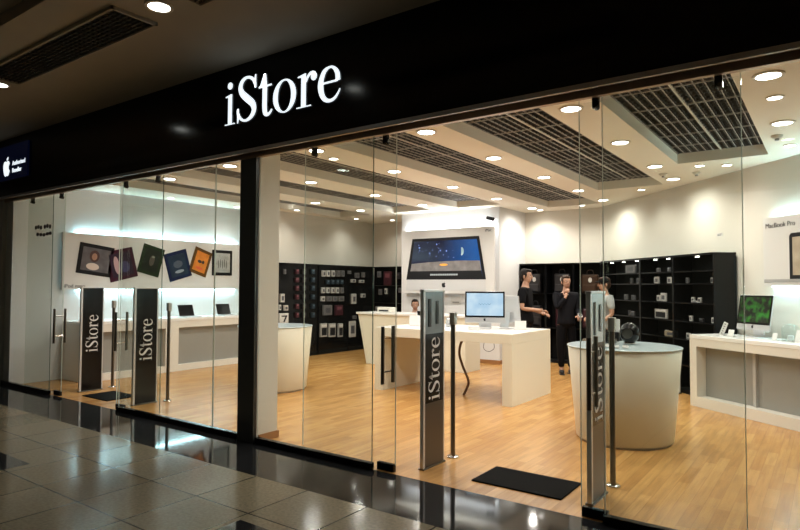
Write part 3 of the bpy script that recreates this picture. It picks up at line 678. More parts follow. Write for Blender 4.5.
pp = thing('wall_poster', 'white poster panel with a large laptop picture on the right wall', 'poster', (WR0.x, WR0.y, 1.57), RW)
a = 0.56
MB().box(a, a+2.3, -0.13, -0.07, 0, 0.85, PRINTW).build('panel', None, pp)
MB().box(a+0.05, a+2.25, -0.06, -0.01, -0.005, 0.008, LED).build('led_strip', None, pp)
MB().box(a+0.05, a+2.25, -0.06, -0.01, 0.83, 0.845, LED).build('led_strip', None, pp)
text_mesh('lettering', 'MacBook Pro', 0.085, INK, pp, (a+0.04, -0.131, 0.72), (PI/2, 0, 0))
q = MB(); q.box(a+0.01, a+1.6, -0.137, -0.13, 0.045, 0.085, mat('print_grey', (0.36, 0.36, 0.35), 0.4), 0.004)
q.build('laptop_base_picture', None, pp)
MB().prism([(a+0.42, 0.085), (a+1.26, 0.085), (a+1.26, 0.60), (a+1.23, 0.63), (a+0.45, 0.63), (a+0.42, 0.60)], 0.007, INK, Matrix.Translation((0, -0.138, 0))).build('laptop_lid_picture', None, pp)
MB().box(a+0.47, a+1.21, -0.141, -0.138, 0.13, 0.58, mat('print_tan', (0.40, 0.33, 0.24), 0.5, var=0.5, bscale=6)).build('laptop_screen_picture', None, pp)
wl = MB().box(-0.06, 0.06, -0.005, 0, 0, 0.045, PRINTW).build('notice', None, None, (-1.28+0.0, 5.555, 2.28), RW); tag(wl, 'tiny white notice high on the right wall above the black cabinets', 'notice')
for k in range(2): MB().box(-0.05, 0.05-0.02*k, -0.007, -0.005, 0.026-0.018*k, 0.034-0.018*k, INK).build('printed_line', None, wl)

# ------------------------------------------------------------------ large space poster on the pier
def space_mat():
    m = screen_mat('print_space', (0.004, 0.006, 0.05), (0.02, 0.16, 0.55), 0.65, 1.3, (0.35, 0.95)); nt = m.node_tree
    tc = nt.nodes['Texture Coordinate']; sx = nt.nodes.new('ShaderNodeSeparateXYZ'); r = nt.nodes['Color Ramp']
    mr = nt.nodes.new('ShaderNodeMapRange'); mr.inputs['From Min'].default_value = -0.8; mr.inputs['From Max'].default_value = 0.85
    ns = nt.nodes['Noise Texture']; mx = nt.nodes.new('ShaderNodeMath'); mx.operation = 'MULTIPLY_ADD'; mx.inputs[1].default_value = 0.5
    nt.links.new(tc.outputs['Object'], sx.inputs[0]); nt.links.new(sx.outputs['X'], mr.inputs['Value']); nt.links.new(mr.outputs[0], mx.inputs[2]); nt.links.new(ns.outputs['Fac'], mx.inputs[0])
    sb_ = nt.nodes.new('ShaderNodeMath'); sb_.operation = 'SUBTRACT'; sb_.inputs[1].default_value = 0.25
    nt.links.new(mx.outputs[0], sb_.inputs[0]); nt.links.new(sb_.outputs[0], r.inputs['Fac'])
    return m
sp_ = thing('wall_poster', 'big white panel with a giant desktop computer showing a planet scene', 'poster', (-6.56, 6.85, 1.40))
MB().box(-1.10, 1.13, -0.14, -0.08, 0.0, 1.36, PRINTW).build('panel', None, sp_)
MB().box(-1.05, 1.08, -0.07, -0.01, 1.34, 1.37, LEDW).build('led_strip', None, sp_)
def quadp(pts, m, y, nm, par=sp_, t_=0.006): return MB().prism(pts, t_, m, Matrix.Translation((0, y, 0))).build(nm, None, par)
hs = quadp([(-1.00, 0.06), (0.96, 0.06), (0.93, 0.30), (-0.96, 0.30)], mat('print_silver', (0.60, 0.60, 0.60), 0.4), -0.146, 'chin_picture')
quadp([(-0.985, 0.29), (0.955, 0.29), (0.80, 1.17), (-0.83, 1.17)], INK, -0.148, 'bezel_picture')
quadp([(-0.90, 0.35), (0.88, 0.35), (0.75, 1.11), (-0.78, 1.11)], space_mat(), -0.151, 'sky_picture')
quadp([(-0.90, 0.35), (0.88, 0.35), (0.852, 0.50), (-0.877, 0.50)], INK, -0.153, 'dock_picture')
quadp([(-0.877, 0.47), (0.856, 0.47), (0.822, 0.67), (0.4, 0.68), (0.0, 0.675), (-0.4, 0.66), (-0.843, 0.63)], mat('print_moon', (0.20, 0.19, 0.19), 0.6, var=0.6, bscale=7), -0.155, 'moon_picture')
quadp(ell(-0.03, 0.60, 0.10, 0.024), mat('print_glow', (0.6, 0.25, 0.03), 0.5, emit=(0.9, 0.42, 0.08), estr=0.5), -0.158, 'glow_picture')
quadp([(0.40+0.052*math.sin(PI*k/14), 0.87+0.085*math.cos(PI*k/14)) for k in range(15)]+[(0.385+0.012*math.sin(PI*k/14), 0.87-0.08*math.cos(PI*k/14)) for k in range(1, 14)], mat('print_planet', (0.30, 0.48, 0.55), 0.5, var=0.4, bscale=20), -0.158, 'planet_picture')
st = MB()
for k in range(26):
    sx, sz = random.uniform(-0.7, 0.25), random.uniform(0.72, 1.08); r = random.choice((0.004, 0.005, 0.007, 0.013))
    st.prism(ell(sx, sz, r, r, 8), 0.003, mat('print_star', (0.25, 0.35, 0.9), 0.5, emit=(0.25, 0.4, 1.0), estr=0.5), Matrix.Translation((0, -0.156, 0)))
st.build('star_pattern', None, sp_)
dk = MB()
for k in range(15): dk.box(-0.36+k*0.045, -0.325+k*0.045, -0.157, -0.153, 0.375, 0.41, mat('print_icon', (0.45, 0.5, 0.55), 0.5))
dk.build('icons_picture', None, sp_)
apple_mesh(MB(), Matrix.Translation((-0.03, -0.151, 0.12)) @ Matrix.Diagonal((0.11, 1, 0.11, 1)), INK, 0.004).build('emblem', INK, sp_)
text_mesh('lettering', 'iMac', 0.08, INK, sp_, (0.93, -0.142, 1.25), (PI/2, 0, 0), 0.001)
nt_ = MB().box(-0.12, 0.12, -0.01, 0, 0, 0.16, PRINTW).build('notice', None, None, (-6.38, 6.85, 1.18)); tag(nt_, 'small white notice on the pier below the large space poster', 'notice')
MB().box(-0.08, 0.08, -0.012, -0.01, 0.02, 0.05, GREYP).build('printed_line', None, nt_)
LP = [(6.908, 1.872, 0.097, 0.081, 'g'), (5.667, 1.862, 0.102, 0.118, 'b'), (5.391, 1.856, 0.098, 0.116, 'k'), (5.175, 1.851, 0.096, 0.114, 'r'), (4.817, 1.844, 0.054, 0.111, 'g'), (6.656, 1.84, 0.114, 0.151, 'g'), (6.503, 1.837, 0.112, 0.15, 'g'), (6.327, 1.833, 0.11, 0.148, 'w'), (6.154, 1.83, 0.108, 0.147, 'w'), (6.01, 1.827, 0.106, 0.146, 'w'), (7.428, 1.822, 0.103, 0.13, 'g'), (7.19, 1.804, 0.143, 0.128, 'g'), (5.67, 1.678, 0.102, 0.117, 'b'), (5.394, 1.675, 0.098, 0.115, 'k'), (5.177, 1.672, 0.096, 0.114, 'r'), (7.05, 1.67, 0.168, 0.082, 'w'), (7.365, 1.659, 0.174, 0.074, 'w'), (6.625, 1.639, 0.107, 0.106, 'b'), (6.473, 1.638, 0.105, 0.106, 'b'), (6.31, 1.637, 0.103, 0.105, 'b'), (6.15, 1.635, 0.101, 0.104, 'b'), (5.18, 1.497, 0.096, 0.114, 'r'), (5.396, 1.497, 0.098, 0.115, 'k'), (5.672, 1.497, 0.102, 0.117, 'b'), (5.996, 1.446, 0.099, 0.137, 'w'), (6.153, 1.446, 0.101, 0.138, 'w'), (6.319, 1.445, 0.103, 0.139, 'w'), (6.475, 1.445, 0.105, 0.141, 'w'), (6.641, 1.444, 0.107, 0.142, 'g'), (7.426, 1.312, 0.146, 0.102, 'w'), (5.183, 1.306, 0.096, 0.114, 'r'), (5.399, 1.304, 0.098, 0.115, 'k'), (5.675, 1.3, 0.102, 0.117, 'b'), (4.751, 1.288, 0.117, 0.19, 'w'), (5.986, 1.254, 0.124, 0.119, 'w'), (6.187, 1.251, 0.165, 0.121, 'g'), (6.386, 1.248, 0.169, 0.122, 'g'), (6.61, 1.245, 0.2, 0.124, 'g'), (7.069, 1.238, 0.169, 0.254, 'w'), (5.186, 1.103, 0.096, 0.114, 'r'), (5.402, 1.098, 0.098, 0.115, 'k'), (4.685, 1.092, 0.063, 0.118, 'w'), (5.678, 1.091, 0.102, 0.117, 'b'), (4.856, 1.08, 0.119, 0.119, 'w'), (6.147, 0.994, 0.303, 0.241, 'g'), (6.534, 0.982, 0.278, 0.246, 'r'), (5.188, 0.917, 0.096, 0.114, 'r'), (5.405, 0.909, 0.098, 0.115, 'k'), (5.681, 0.899, 0.102, 0.117, 'b'), (4.796, 0.864, 0.267, 0.218, '7'), (7.109, 0.792, 0.113, 0.082, 'g'), (6.021, 0.545, 0.224, 0.32, 'f'), (6.305, 0.529, 0.231, 0.325, 'f'), (7.021, 0.516, 0.251, 0.397, 'w'), (6.592, 0.513, 0.159, 0.331, 'f')]
BP = [(-9.329, 1.88, 0.076, 0.154, 'g'), (-8.943, 1.762, 0.232, 0.359, 'r'), (-9.369, 1.429, 0.076, 0.129, 'g'), (-9.42, 0.936, 0.24, 0.24, 'g'), (-9.057, 1.411, 0.053, 0.127, 'g'), (-8.742, 1.455, 0.062, 0.1, 'g')]
RP = [(-2.319, 1.864, 0.348, 0.143, 'g'), (-1.911, 1.843, 0.08, 0.069, 'g'), (-1.488, 1.832, 0.074, 0.066, 'g'), (-1.282, 1.826, 0.071, 0.065, 'g'), (-1.022, 1.819, 0.067, 0.063, 'g'), (-2.382, 1.659, 0.082, 0.098, 'g'), (-2.167, 1.657, 0.078, 0.096, 'g'), (-1.902, 1.655, 0.074, 0.094, 'g'), (-1.651, 1.653, 0.071, 0.091, 'w'), (-0.752, 1.646, 0.058, 0.083, 'g'), (-0.272, 1.642, 0.052, 0.079, 'w'), (-0.161, 1.641, 0.051, 0.078, 'g'), (-1.528, 1.661, 0.138, 0.108, 'w'), (-1.185, 1.658, 0.148, 0.099, 'w'), (-2.482, 1.373, 0.102, 0.092, 'g'), (-2.325, 1.376, 0.124, 0.085, 'g'), (-2.041, 1.359, 0.082, 0.063, 'g'), (-1.936, 1.37, 0.075, 0.081, 'w'), (-1.49, 1.385, 0.074, 0.096, 'w'), (-1.356, 1.4, 0.143, 0.13, 'w'), (-0.699, 1.387, 0.062, 0.077, 'w'), (-0.59, 1.365, 0.13, 0.027, 'w'), (-0.483, 1.389, 0.059, 0.075, 'w'), (-0.139, 1.391, 0.062, 0.082, 'w'), (-2.455, 1.094, 0.083, 0.085, 'g'), (-2.268, 1.102, 0.123, 0.077, 'g'), (-2.028, 1.11, 0.152, 0.114, 'g'), (-1.426, 1.138, 0.389, 0.148, 'f'), (-1.025, 1.116, 0.057, 0.08, 'w'), (-0.682, 1.114, 0.057, 0.077, 'w'), (-0.51, 1.123, 0.11, 0.048, 'k'), (-0.183, 1.119, 0.086, 0.077, 'w'), (-1.361, 0.84, 0.072, 0.088, 'w'), (-1.156, 0.721, 0.293, 0.086, 't'), (-0.822, 0.835, 0.064, 0.083, 'w'), (-0.688, 0.838, 0.062, 0.071, 'k'), (-0.148, 0.939, 0.039, 0.036, 'w')]
KP = [(-5.234, 1.71, 0.248, 0.505, 'k'), (-4.771, 1.688, 0.216, 0.494, 'k'), (-4.411, 1.687, 0.229, 0.485, 'k'), (-3.983, 1.686, 0.28, 0.515, 'o'), (-4.991, 1.17, 0.198, 0.539, 'r'), (-4.754, 0.827, 0.344, 0.573, 'r'), (-4.009, 0.599, 0.26, 0.434, 't')]

# ------------------------------------------------------------------ black wall units and what hangs or stands in them
PC = {'w': (0.50, 0.49, 0.47), 'g': (0.14, 0.135, 0.135), 'k': (0.02, 0.018, 0.02), 'r': (0.05, 0.012, 0.018), 'b': (0.018, 0.032, 0.045), 't': (0.30, 0.25, 0.17), 'o': (0.05, 0.022, 0.010), 'f': (0.40, 0.39, 0.37), '7': (0.60, 0.60, 0.58)}
PN = {'w': 'white', 'g': 'grey', 'k': 'black', 'r': 'dark red', 'b': 'dark blue', 't': 'beige', 'o': 'brown', 'f': 'grey', '7': 'white'}
PM = {k: mat('pack_'+PN[k]+k, v, 0.35) for k, v in PC.items()}
PACK = {}
def pack_mesh(c, w, h, d):
    """an Empty-free pack: body mesh plus a label child"""
    body = MB().box(-w/2, w/2, -d, 0, 0, h, PM[c], min(0.006, w*0.1)).build('boxed_accessory')
    if c == 'f':
        MB().box(-w*0.40, w*0.40, -d-0.003, -d, h*0.12, h*0.68, INK).build('window', None, body)
        MB().box(-w*0.40, w*0.40, -d-0.003, -d, h*0.76, h*0.92, PRINTW).build('header', None, body)
    elif c == '7':
        g = MB(); g.prism([(-0.30*w, 0.78*h), (-0.30*w, 0.66*h), (0.12*w, 0.66*h), (-0.12*w, 0.12*h), (0.06*w, 0.12*h), (0.32*w, 0.70*h), (0.32*w, 0.78*h)], 0.003, INK, Matrix.Translation((0, -d-0.003, 0)))
        g.build('printed_numeral', None, body)
    elif c in 'rbk':
        MB().box(-w*0.3, w*0.3, -d-0.002, -d, h*0.55, h*0.85, mat('pack_window_'+c, tuple(min(1, q*3+0.03) for q in PC[c]), 0.3)).build('printed_panel', None, body)
    else:
        MB().box(-w*0.28, w*0.28, -d-0.002, -d, h*0.22, h*0.72, mat('pack_print', (0.07, 0.07, 0.08), 0.3)).build('printed_panel', None, body)
    return body
def wall_unit(name, label, loc, rz, w, d, H, back=0.05, shelves=(), cat='cabinet'):
    t = thing(name, label, cat, loc, rz, None)
    MB().box(0, w, d-back, d, 0.06, H, BLACKM).build('back_panel', None, t)
    MB().box(0, 0.02, 0, d-back, 0.06, H-0.03, BLACKS).build('side_panel', None, t)
    MB().box(w-0.02, w, 0, d-back, 0.06, H-0.03, BLACKS).build('side_panel', None, t)
    MB().box(0, w, 0, d, H-0.03, H, BLACKS).build('top_panel', None, t)
    MB().box(0, w, 0.03, d, 0, 0.06, BLACKM).build('plinth', None, t)
    for z in shelves: MB().box(0.02, w-0.02, 0.01, d-back, z-0.02, z, BLACKS).build('shelf', None, t)
    return t
# left wall: pegboard units; local x runs towards the mall (-y), front faces +x
def LU(y0, y1, label):
    t = thing('accessory_wall_unit', label, 'cabinet', (-9.38, y0, 0), PI/2)
    w = y1-y0
    MB().box(0.0, w, 0.0, 0.20, 0.10, 2.0, BLACKS).build('back_panel', None, t)
    MB().box(0, 0.015, -0.03, 0.0, 0.0, 2.0, BLACKG).build('side_panel', None, t)
    MB().box(0, w, -0.03, 0.20, 2.0, 2.03, BLACKS).build('top_panel', None, t)
    MB().box(0, w, 0.0, 0.20, 0, 0.10, BLACKM).build('plinth', None, t)
    return t
LU(4.55, 5.86, 'black pegboard wall unit with small dark packs, first along the left wall')
LU(5.86, 6.88, 'black pegboard wall unit with rows of phone cases, middle of the left wall')
LU(6.88, 7.88, 'black pegboard wall unit next to the left rear corner')
def rows(items):
    out = []
    for it in sorted(items, key=lambda t: -t[1]):
        if out and abs(out[-1][0][1]-it[1]) < 0.085: out[-1].append(it)
        else: out.append([it])
    return [sorted(r, key=lambda t: t[0]) for r in out]
NTH = ['first', 'second', 'third', 'fourth', 'fifth', 'sixth', 'seventh', 'eighth', 'ninth', 'tenth', 'eleventh', 'twelfth', 'thirteenth', 'fourteenth', 'fifteenth']
KIND = {'w': 'pack', 'g': 'case', 'k': 'pack', 'r': 'pack', 'b': 'case', 't': 'box', 'o': 'pack', 'f': 'box with dark window', '7': 'box printed with a large 7'}
for ri, row in enumerate(rows(LP)):
    for k, (y, z, w, h, c) in enumerate(row):
        o = pack_mesh(c, w*0.92, h*0.95, 0.05); o.location = (-9.38, y, z-h*0.475); o.rotation_euler = (0, 0, PI/2)
        MB().cyl((0, 0.0, h*0.95-0.008), (0, -0.075, h*0.95-0.008), 0.003, m=CHROME, seg=6).build('hang_hook', None, o)
        tag(o, f'hanging {PN[c]} {KIND[c]}, {NTH[ri]} row down, {NTH[k]} from mall side', 'package', 'packs hanging on the left wall units')
# back wall, left part
t = thing('accessory_wall_unit', 'black pegboard wall unit on the back wall left of the display pier', 'cabinet', (-9.38, 7.9, 0), 0)
MB().box(0, 1.58, 0.0, 0.2, 0.1, 2.0, BLACKS).build('back_panel', None, t)
MB().box(0, 1.58, -0.03, 0.2, 2.0, 2.03, BLACKS).build('top_panel', None, t)
MB().box(0, 1.58, 0.0, 0.2, 0, 0.1, BLACKM).build('plinth', None, t)
for z in (1.55, 1.12): MB().box(0.02, 1.56, -0.02, 0.0, z, z+0.012, STEELD).build('hook_rail', None, t)
for k, (x, z, w, h, c) in enumerate([(-9.2, 1.84, .10, .15, 'g'), (-8.93, 1.74, .23, .34, 'r'), (-9.16, 1.40, .09, .14, 'g'), (-8.98, 1.42, .07, .14, 'w'), (-9.2, .92, .22, .24, 'g'), (-8.55, 1.45, .08, .12, 'g'), (-8.6, 1.8, .1, .16, 'k')]):
    o = pack_mesh(c, w, h, 0.05); o.location = (x, 7.9, z-h/2)
    tag(o, ['small grey pack top left on the unit left of the pier', 'large red and white patterned pack on the unit left of the pier', 'small grey pack below the top left one, unit left of the pier', 'slim white pack in the middle row left of the pier', 'big grey pack low on the unit left of the pier', 'small grey pack close to the pier edge', 'small black pack in the top row close to the pier edge'][k], 'package', 'packs on the unit left of the pier')
# back wall, right part: three bays with bags
xs = (-5.36, -4.78, -4.20, -3.62)
for k in range(3):
    wall_unit('bag_cabinet', ['black tall cabinet with bags beside the display pier', 'black tall cabinet with bags, middle of the back wall', 'black tall cabinet with bags at the corner of the angled wall'][k], (xs[k], 7.75, 0), 0, xs[k+1]-xs[k], 0.34, 2.03, 0.04, (1.42, 0.72))
def bag(x, y, z, w, h, c, tagged, label, rz=0):
    o = thing('shoulder_bag', label, 'bag', (x, y, z), rz, 'bags in the black back cabinets')
    d = 0.12; m = PM[c]
    MB().box(-w/2, w/2, -d, 0, 0, h, m, 0.035).build('body', None, o)
    MB().box(-w*0.38, w*0.38, -d-0.02, -d+0.01, h*0.08, h*0.45, m, 0.01).build('pocket', None, o)
    MB().tube(cr([(-w*0.2, -d/2, h-0.01), (-w*0.16, -d/2, h+0.07), (0, -d/2, h+0.09), (w*0.16, -d/2, h+0.07), (w*0.2, -d/2, h-0.01)], 5), 0.008, m, 8).build('handle', None, o)
    if tagged: MB().prism(ell(0, h*0.7, 0.038, 0.05, 18), 0.006, PRINTW, Matrix.Translation((0.02, -d-0.012, 0))).build('price_tag', None, o)
bag(-5.10, 8.0, 1.42, 0.30, 0.40, 'k', 1, 'black bag with round white tag, upper shelf beside the pier')
bag(-4.50, 8.0, 1.42, 0.32, 0.40, 'k', 1, 'dark grey bag with round white tag, upper shelf, middle cabinet')
bag(-3.92, 8.0, 1.42, 0.34, 0.38, 'o', 1, 'dark brown bag with tag, upper shelf at the angled corner')
bag(-5.08, 8.0, 0.72, 0.28, 0.44, 'k', 0, 'black bag on the middle shelf beside the pier')
bag(-4.46, 8.0, 0.72, 0.34, 0.50, 'r', 0, 'dark red bag on the middle shelf, middle cabinet')
bag(-3.93, 8.0, 0.72, 0.28, 0.40, 'r', 1, 'dark red bag with tag, middle shelf at the angled corner')
bag(-3.93, 8.0, 0.06, 0.30, 0.46, 't', 0, 'tan bag standing low at the angled corner')
# angled wall cabinets
C0 = Vector((-1.25, 5.0, 0))
SH = (1.79, 1.61, 1.33, 1.06, 0.795, 0.42)
seps = (-3.26, -1.90, -0.99, -0.06)
for k in range(3):
    p = C0+U*seps[k]
    wall_unit('shelf_cabinet', ['wide glossy black shelf cabinet nearest the back corner on the angled wall', 'glossy black shelf cabinet in the middle of the angled wall', 'glossy black shelf cabinet at the counter end of the angled wall'][k], p, RW, seps[k+1]-seps[k], 0.34, 2.03, 0.03, SH)
for k, ss in enumerate((-3.0, -2.58, -2.15, -1.6, -1.25, -0.55)):  # added lights imitating downlight reflections on the glossy cabinets
    p = C0+U*ss+NW*0.10
    t = thing('added_glint_light', 'added reflection light under the top of the angled shelf cabinets, '+NTH[k]+' from the back corner', 'added light', (p.x, p.y, 1.998), RW)
    MB().cyl((0, 0, -0.012), (0, 0, 0), 0.03, m=LAMPW, seg=16).build('lens', None, t)
    MB().lathe([(0.036, 0), (0.036, -0.008), (0.031, -0.010)], CHROME, 16).build('trim_ring', None, t)
    spot(t, (0, 0, -0.02), 1.5, 2.6, (0.9, 0.95, 1.0), 0.02)
cnt = {}
for s, z, w, h, c in sorted(RP, key=lambda t: (-t[1], t[0])):
    zz = z-h/2; sh = min(SH, key=lambda q: abs(q-zz)); r = SH.index(sh)
    cnt[r] = cnt.get(r, -1)+1
    if s > -0.06-w/2: s = -0.10-w/2
    for sp2 in (-1.90, -0.99, -3.26):
        if abs(s-sp2) < w/2+0.03: s = sp2+(w/2+0.035)*(1 if s > sp2 or sp2 < -3 else -1)
    o = pack_mesh(c, w, h*0.98, 0.03); p = C0+U*s+NW*(0.10+0.05*((cnt[r]) % 2)); o.location = (p.x, p.y, sh+0.001); o.rotation_euler = (0, 0, RW+random.uniform(-0.15, 0.15))
    tag(o, f'small {PN[c]} boxed item, {NTH[r]} shelf down, {NTH[cnt[r]]} from the back corner, angled shelf cabinets', 'package', 'boxed items on the angled shelf cabinets')
t = thing('floor_sign', 'low white sign with black letters at the foot of the angled cabinets', 'sign', (C0+U*(-0.99)-NW*0.06), RW)
MB().box(-0.30, 0.25, -0.02, 0.0, 0.02, 0.34, PRINTW, 0.003).build('board', None, t)
MB().box(-0.30, 0.25, -0.04, 0.02, 0, 0.02, BLACKM).build('foot', None, t)
text_mesh('lettering', 'SA', 0.20, INK, t, (-0.02, -0.022, 0.09), (PI/2, 0, 0))

# ------------------------------------------------------------------ people
def skin_obj(name, J, E, parent, m, sub=2, root=0, mats=None):
    keys = list(J); me = bpy.data.meshes.new(name)
    me.from_pydata([J[k][0] for k in keys], [(keys.index(a), keys.index(b)) for a, b in E], [])
    o = bpy.data.objects.new(name, me); COL.objects.link(o)
    md = o.modifiers.new('s', 'SKIN'); md.use_smooth_shade = True
    for i, k in enumerate(keys):
        r = J[k][1]; sv = me.skin_vertices[0].data[i]; sv.radius = r if hasattr(r, '__len__') else (r, r); sv.use_root = (i == root)
    s = o.modifiers.new('u', 'SUBSURF'); s.levels = sub; s.render_levels = sub
    dg = bpy.context.evaluated_depsgraph_get()
    nm = bpy.data.meshes.new_from_object(o.evaluated_get(dg))
    bpy.data.objects.remove(o)
    nm.materials.clear()
    for q in (mats or [m]): nm.materials.append(q)
    for p in nm.polygons: p.material_index = 0; p.use_smooth = True
    o = bpy.data.objects.new(name, nm); COL.objects.link(o); o.parent = parent
    return o
def V(*a): return Vector(a)
def person(label, loc, rz, J, H=1.75, head=(0, 0, 0), shirt=CLOTHB, trousers=CLOTHN, long_sleeve=False, jacket=False, cap=None, hairm=HAIRM, fing=None):
    """J: joints in metres, local frame facing -y. head: (yaw, pitch) of the head."""
    t = thing('person', label, 'person', loc, rz)
    S = H/1.75
    R = {'pelvis': (.125, .10), 'waist': (.115, .09), 'chest': (.15, .105), 'neck': .052, 'skull': .06}
    B = {k: (v, R.get(k, .05)) for k, v in J.items()}
    for sd in 'lr':
        B['hip'+sd] = (J['hip'+sd], .085); B['knee'+sd] = (J['knee'+sd], .056); B['ankle'+sd] = (J['ankle'+sd], .038); B['toe'+sd] = (J['toe'+sd], (.04, .028))
        B['sho'+sd] = (J['sho'+sd], .055); B['elb'+sd] = (J['elb'+sd], .038); B['wri'+sd] = (J['wri'+sd], .026)
        d = (J['wri'+sd]-J['elb'+sd]).normalized(); hd = J.get('hand'+sd, J['wri'+sd]+d*0.075)
        B['hand'+sd] = (hd, (.034, .018))
    B.pop('up', None)
    E = [('pelvis', 'waist'), ('waist', 'chest'), ('chest', 'neck'), ('neck', 'skull')]
    for sd in 'lr': E += [('pelvis', 'hip'+sd), ('hip'+sd, 'knee'+sd), ('knee'+sd, 'ankle'+sd), ('ankle'+sd, 'toe'+sd), ('chest', 'sho'+sd), ('sho'+sd, 'elb'+sd), ('elb'+sd, 'wri'+sd), ('wri'+sd, 'hand'+sd)]
    body = skin_obj('body', B, E, t, SKIN, 2, list(B).index('pelvis'), [SKIN, EYEW, INK, LIP, hairm])
    # fingers and head are merged into the same mesh
    g = MB(); g.mats = [SKIN, EYEW, INK, LIP, hairm]
    for sd in 'lr':
        h = B['hand'+sd][0]; d = (h-J['wri'+sd]).normalized(); side = d.cross(V(0, 0, 1))
        side = side.normalized() if side.length > 0.2 else V(1, 0, 0); nrm = d.cross(side).normalized()
        curl = -1 if nrm.z > 0 else 1
        for i, (off, ln) in enumerate(((-.027, .062), (-.009, .075), (.009, .070), (.027, .055))):
            a = h+side*off+d*0.0; b = h+side*off+d*(.02+ln*.45); c = b+d*ln*.35+nrm*curl*ln*.3; e = c+d*ln*.12+nrm*curl*ln*.35
            g.tube([a, b, c, e], .0085, SKIN, 8, [.010, .009, .008, .0055])
        sg_ = 1 if sd == 'l' else -1
        a = J['wri'+sd]+d*.02+side*.02*sg_; g.tube([a, a+d*.02+side*.03*sg_, a+d*.05+side*.042*sg_, a+d*.07+side*.036*sg_], .01, SKIN, 8, [.014, .012, .010, .007])
    HC = J['skull']+V(0, 0, 0.035)
    HM = Matrix.Translation(HC) @ Matrix.Rotation(head[0], 4, 'Z') @ Matrix.Rotation(head[1], 4, 'X')
    def hs_(c, r, m, M=None): g.sph((0, 0, 0), r, m, 20, HM @ Matrix.Translation(c) @ (M or Matrix())) if False else g.sph(HM @ V(*c), r, m, 20, HM.to_3x3().to_4x4() @ (M or Matrix()))
    hs_((0, 0.012, 0.03), (.074, .092, .092), SKIN); hs_((0, -0.022, -0.028), (.056, .062, .078), SKIN)
    hs_((0, -0.092, -0.005), (.013, .020, .024), SKIN); hs_((0, -0.088, 0.02), (.009, .012, .022), SKIN)
    for s in (-1, 1):
        hs_((s*.030, -0.074, .018), (.012, .006, .0065), EYEW); hs_((s*.030, -0.083, .018), (.006, .004, .006), INK); hs_((s*.031, -0.079, .038), (.017, .005, .003), hairm)
        hs_((s*.076, 0.012, .002), (.010, .018, .030), SKIN)
    hs_((0, -0.080, -0.048), (.024, .008, .005), LIP); hs_((0, -0.079, -0.057), (.020, .008, .005), LIP)
    tmp = g.build('tmp'); bm = bmesh.new(); bm.from_mesh(body.data); bm.from_mesh(tmp.data); bm.to_mesh(body.data); bm.free(); bpy.data.objects.remove(tmp)
    # hair or cap
    k = MB()
    if cap:
        k.sph(HM @ V(0, 0.012, 0.055), (.086, .102, .082), cap, 24, HM.to_3x3().to_4x4()); k.sph(HM @ V(0, -0.10, 0.055), (.062, .06, .010), cap, 20, HM.to_3x3().to_4x4())
        k.build('cap', None, t)
        k = MB()
    for c, r in (((0, 0.030, 0.058), (.080, .088, .078)), ((0, 0.060, 0.0), (.070, .058, .085)), ((0, -0.022, 0.102), (.060, .058, .030)), ((.066, .020, .03), (.016, .050, .055)), ((-.066, .020, .03), (.016, .050, .055))):
        k.sph(HM @ V(*c), r, hairm, 20, HM.to_3x3().to_4x4())
    k.build('hair', None, t)
    # clothes grown from the same skeleton, a little wider
    sc = 1.14
    C = {'w0': (J['pelvis']+V(0, 0, -.10), (.20, .155)), 'w1': (J['pelvis']+V(0, 0, .03), (.175, .14)), 'waist': (J['waist'], (.135, .112)), 'chest': (J['chest'], (.165, .122)), 'tr': (J['chest'].lerp(J['neck'], .55), (.115, .088)), 'nk': (J['chest'].lerp(J['neck'], .88), (.068, .062))}
    EC = [('w0', 'w1'), ('w1', 'waist'), ('waist', 'chest'), ('chest', 'tr'), ('tr', 'nk')]
    for sd in 'lr':
        C['s'+sd] = (J['sho'+sd], .076)
        if long_sleeve:
            C['e'+sd] = (J['elb'+sd], .052); C['x'+sd] = (J['elb'+sd].lerp(J['wri'+sd], .93), .040); EC += [('chest', 's'+sd), ('s'+sd, 'e'+sd), ('e'+sd, 'x'+sd)]
        else:
            C['m'+sd] = (J['sho'+sd].lerp(J['elb'+sd], .78), .062); EC += [('chest', 's'+sd), ('s'+sd, 'm'+sd)]
    skin_obj('jacket' if jacket else 'shirt', C, EC, t, shirt, 2, 0)
    if jacket:
        n = J['chest'].lerp(J['neck'], .55)
        MB().prism([(-.035, 0), (0, -.17), (.035, 0), (0, .02)], .012, PRINTW, Matrix.Translation(n+V(0, -.085, .0)) @ Matrix.Rotation(0.25, 4, 'X')).build('shirt_front', None, t)
    D = {'q': (J['pelvis']+V(0, 0, .08), (.13, .108)), 'p': (J['pelvis'], (.14, .115))}; ED = [('q', 'p')]
    for sd in 'lr':
        D['h'+sd] = (J['hip'+sd], .102); D['k'+sd] = (J['knee'+sd], .075); D['a'+sd] = (J['knee'+sd].lerp(J['ankle'+sd], .96), .060)
        ED += [('p', 'h'+sd), ('h'+sd, 'k'+sd), ('k'+sd, 'a'+sd)]
    skin_obj('trousers', D, ED, t, trousers, 2, 1)
    for sd in 'lr':
        a, b = J['ankle'+sd], J['toe'+sd]
        f = (b-a); f.z = 0; f.normalize()
        s_ = MB(); c = a+f*0.07; ang = math.atan2(f.x, -f.y)
        R3 = Matrix.Rotation(ang, 4, 'Z')
        s_.sph((c.x, c.y, a.z-0.045), (.048, .135, .045), SHOE, 20, R3); s_.box(-.045, .045, -.125, .125, -.088, -.07, SHOE, .006, Matrix.Translation((c.x, c.y, a.z)) @ R3)
        s_.build('shoe', None, t)
    t.scale = (S, S, S)
    return t
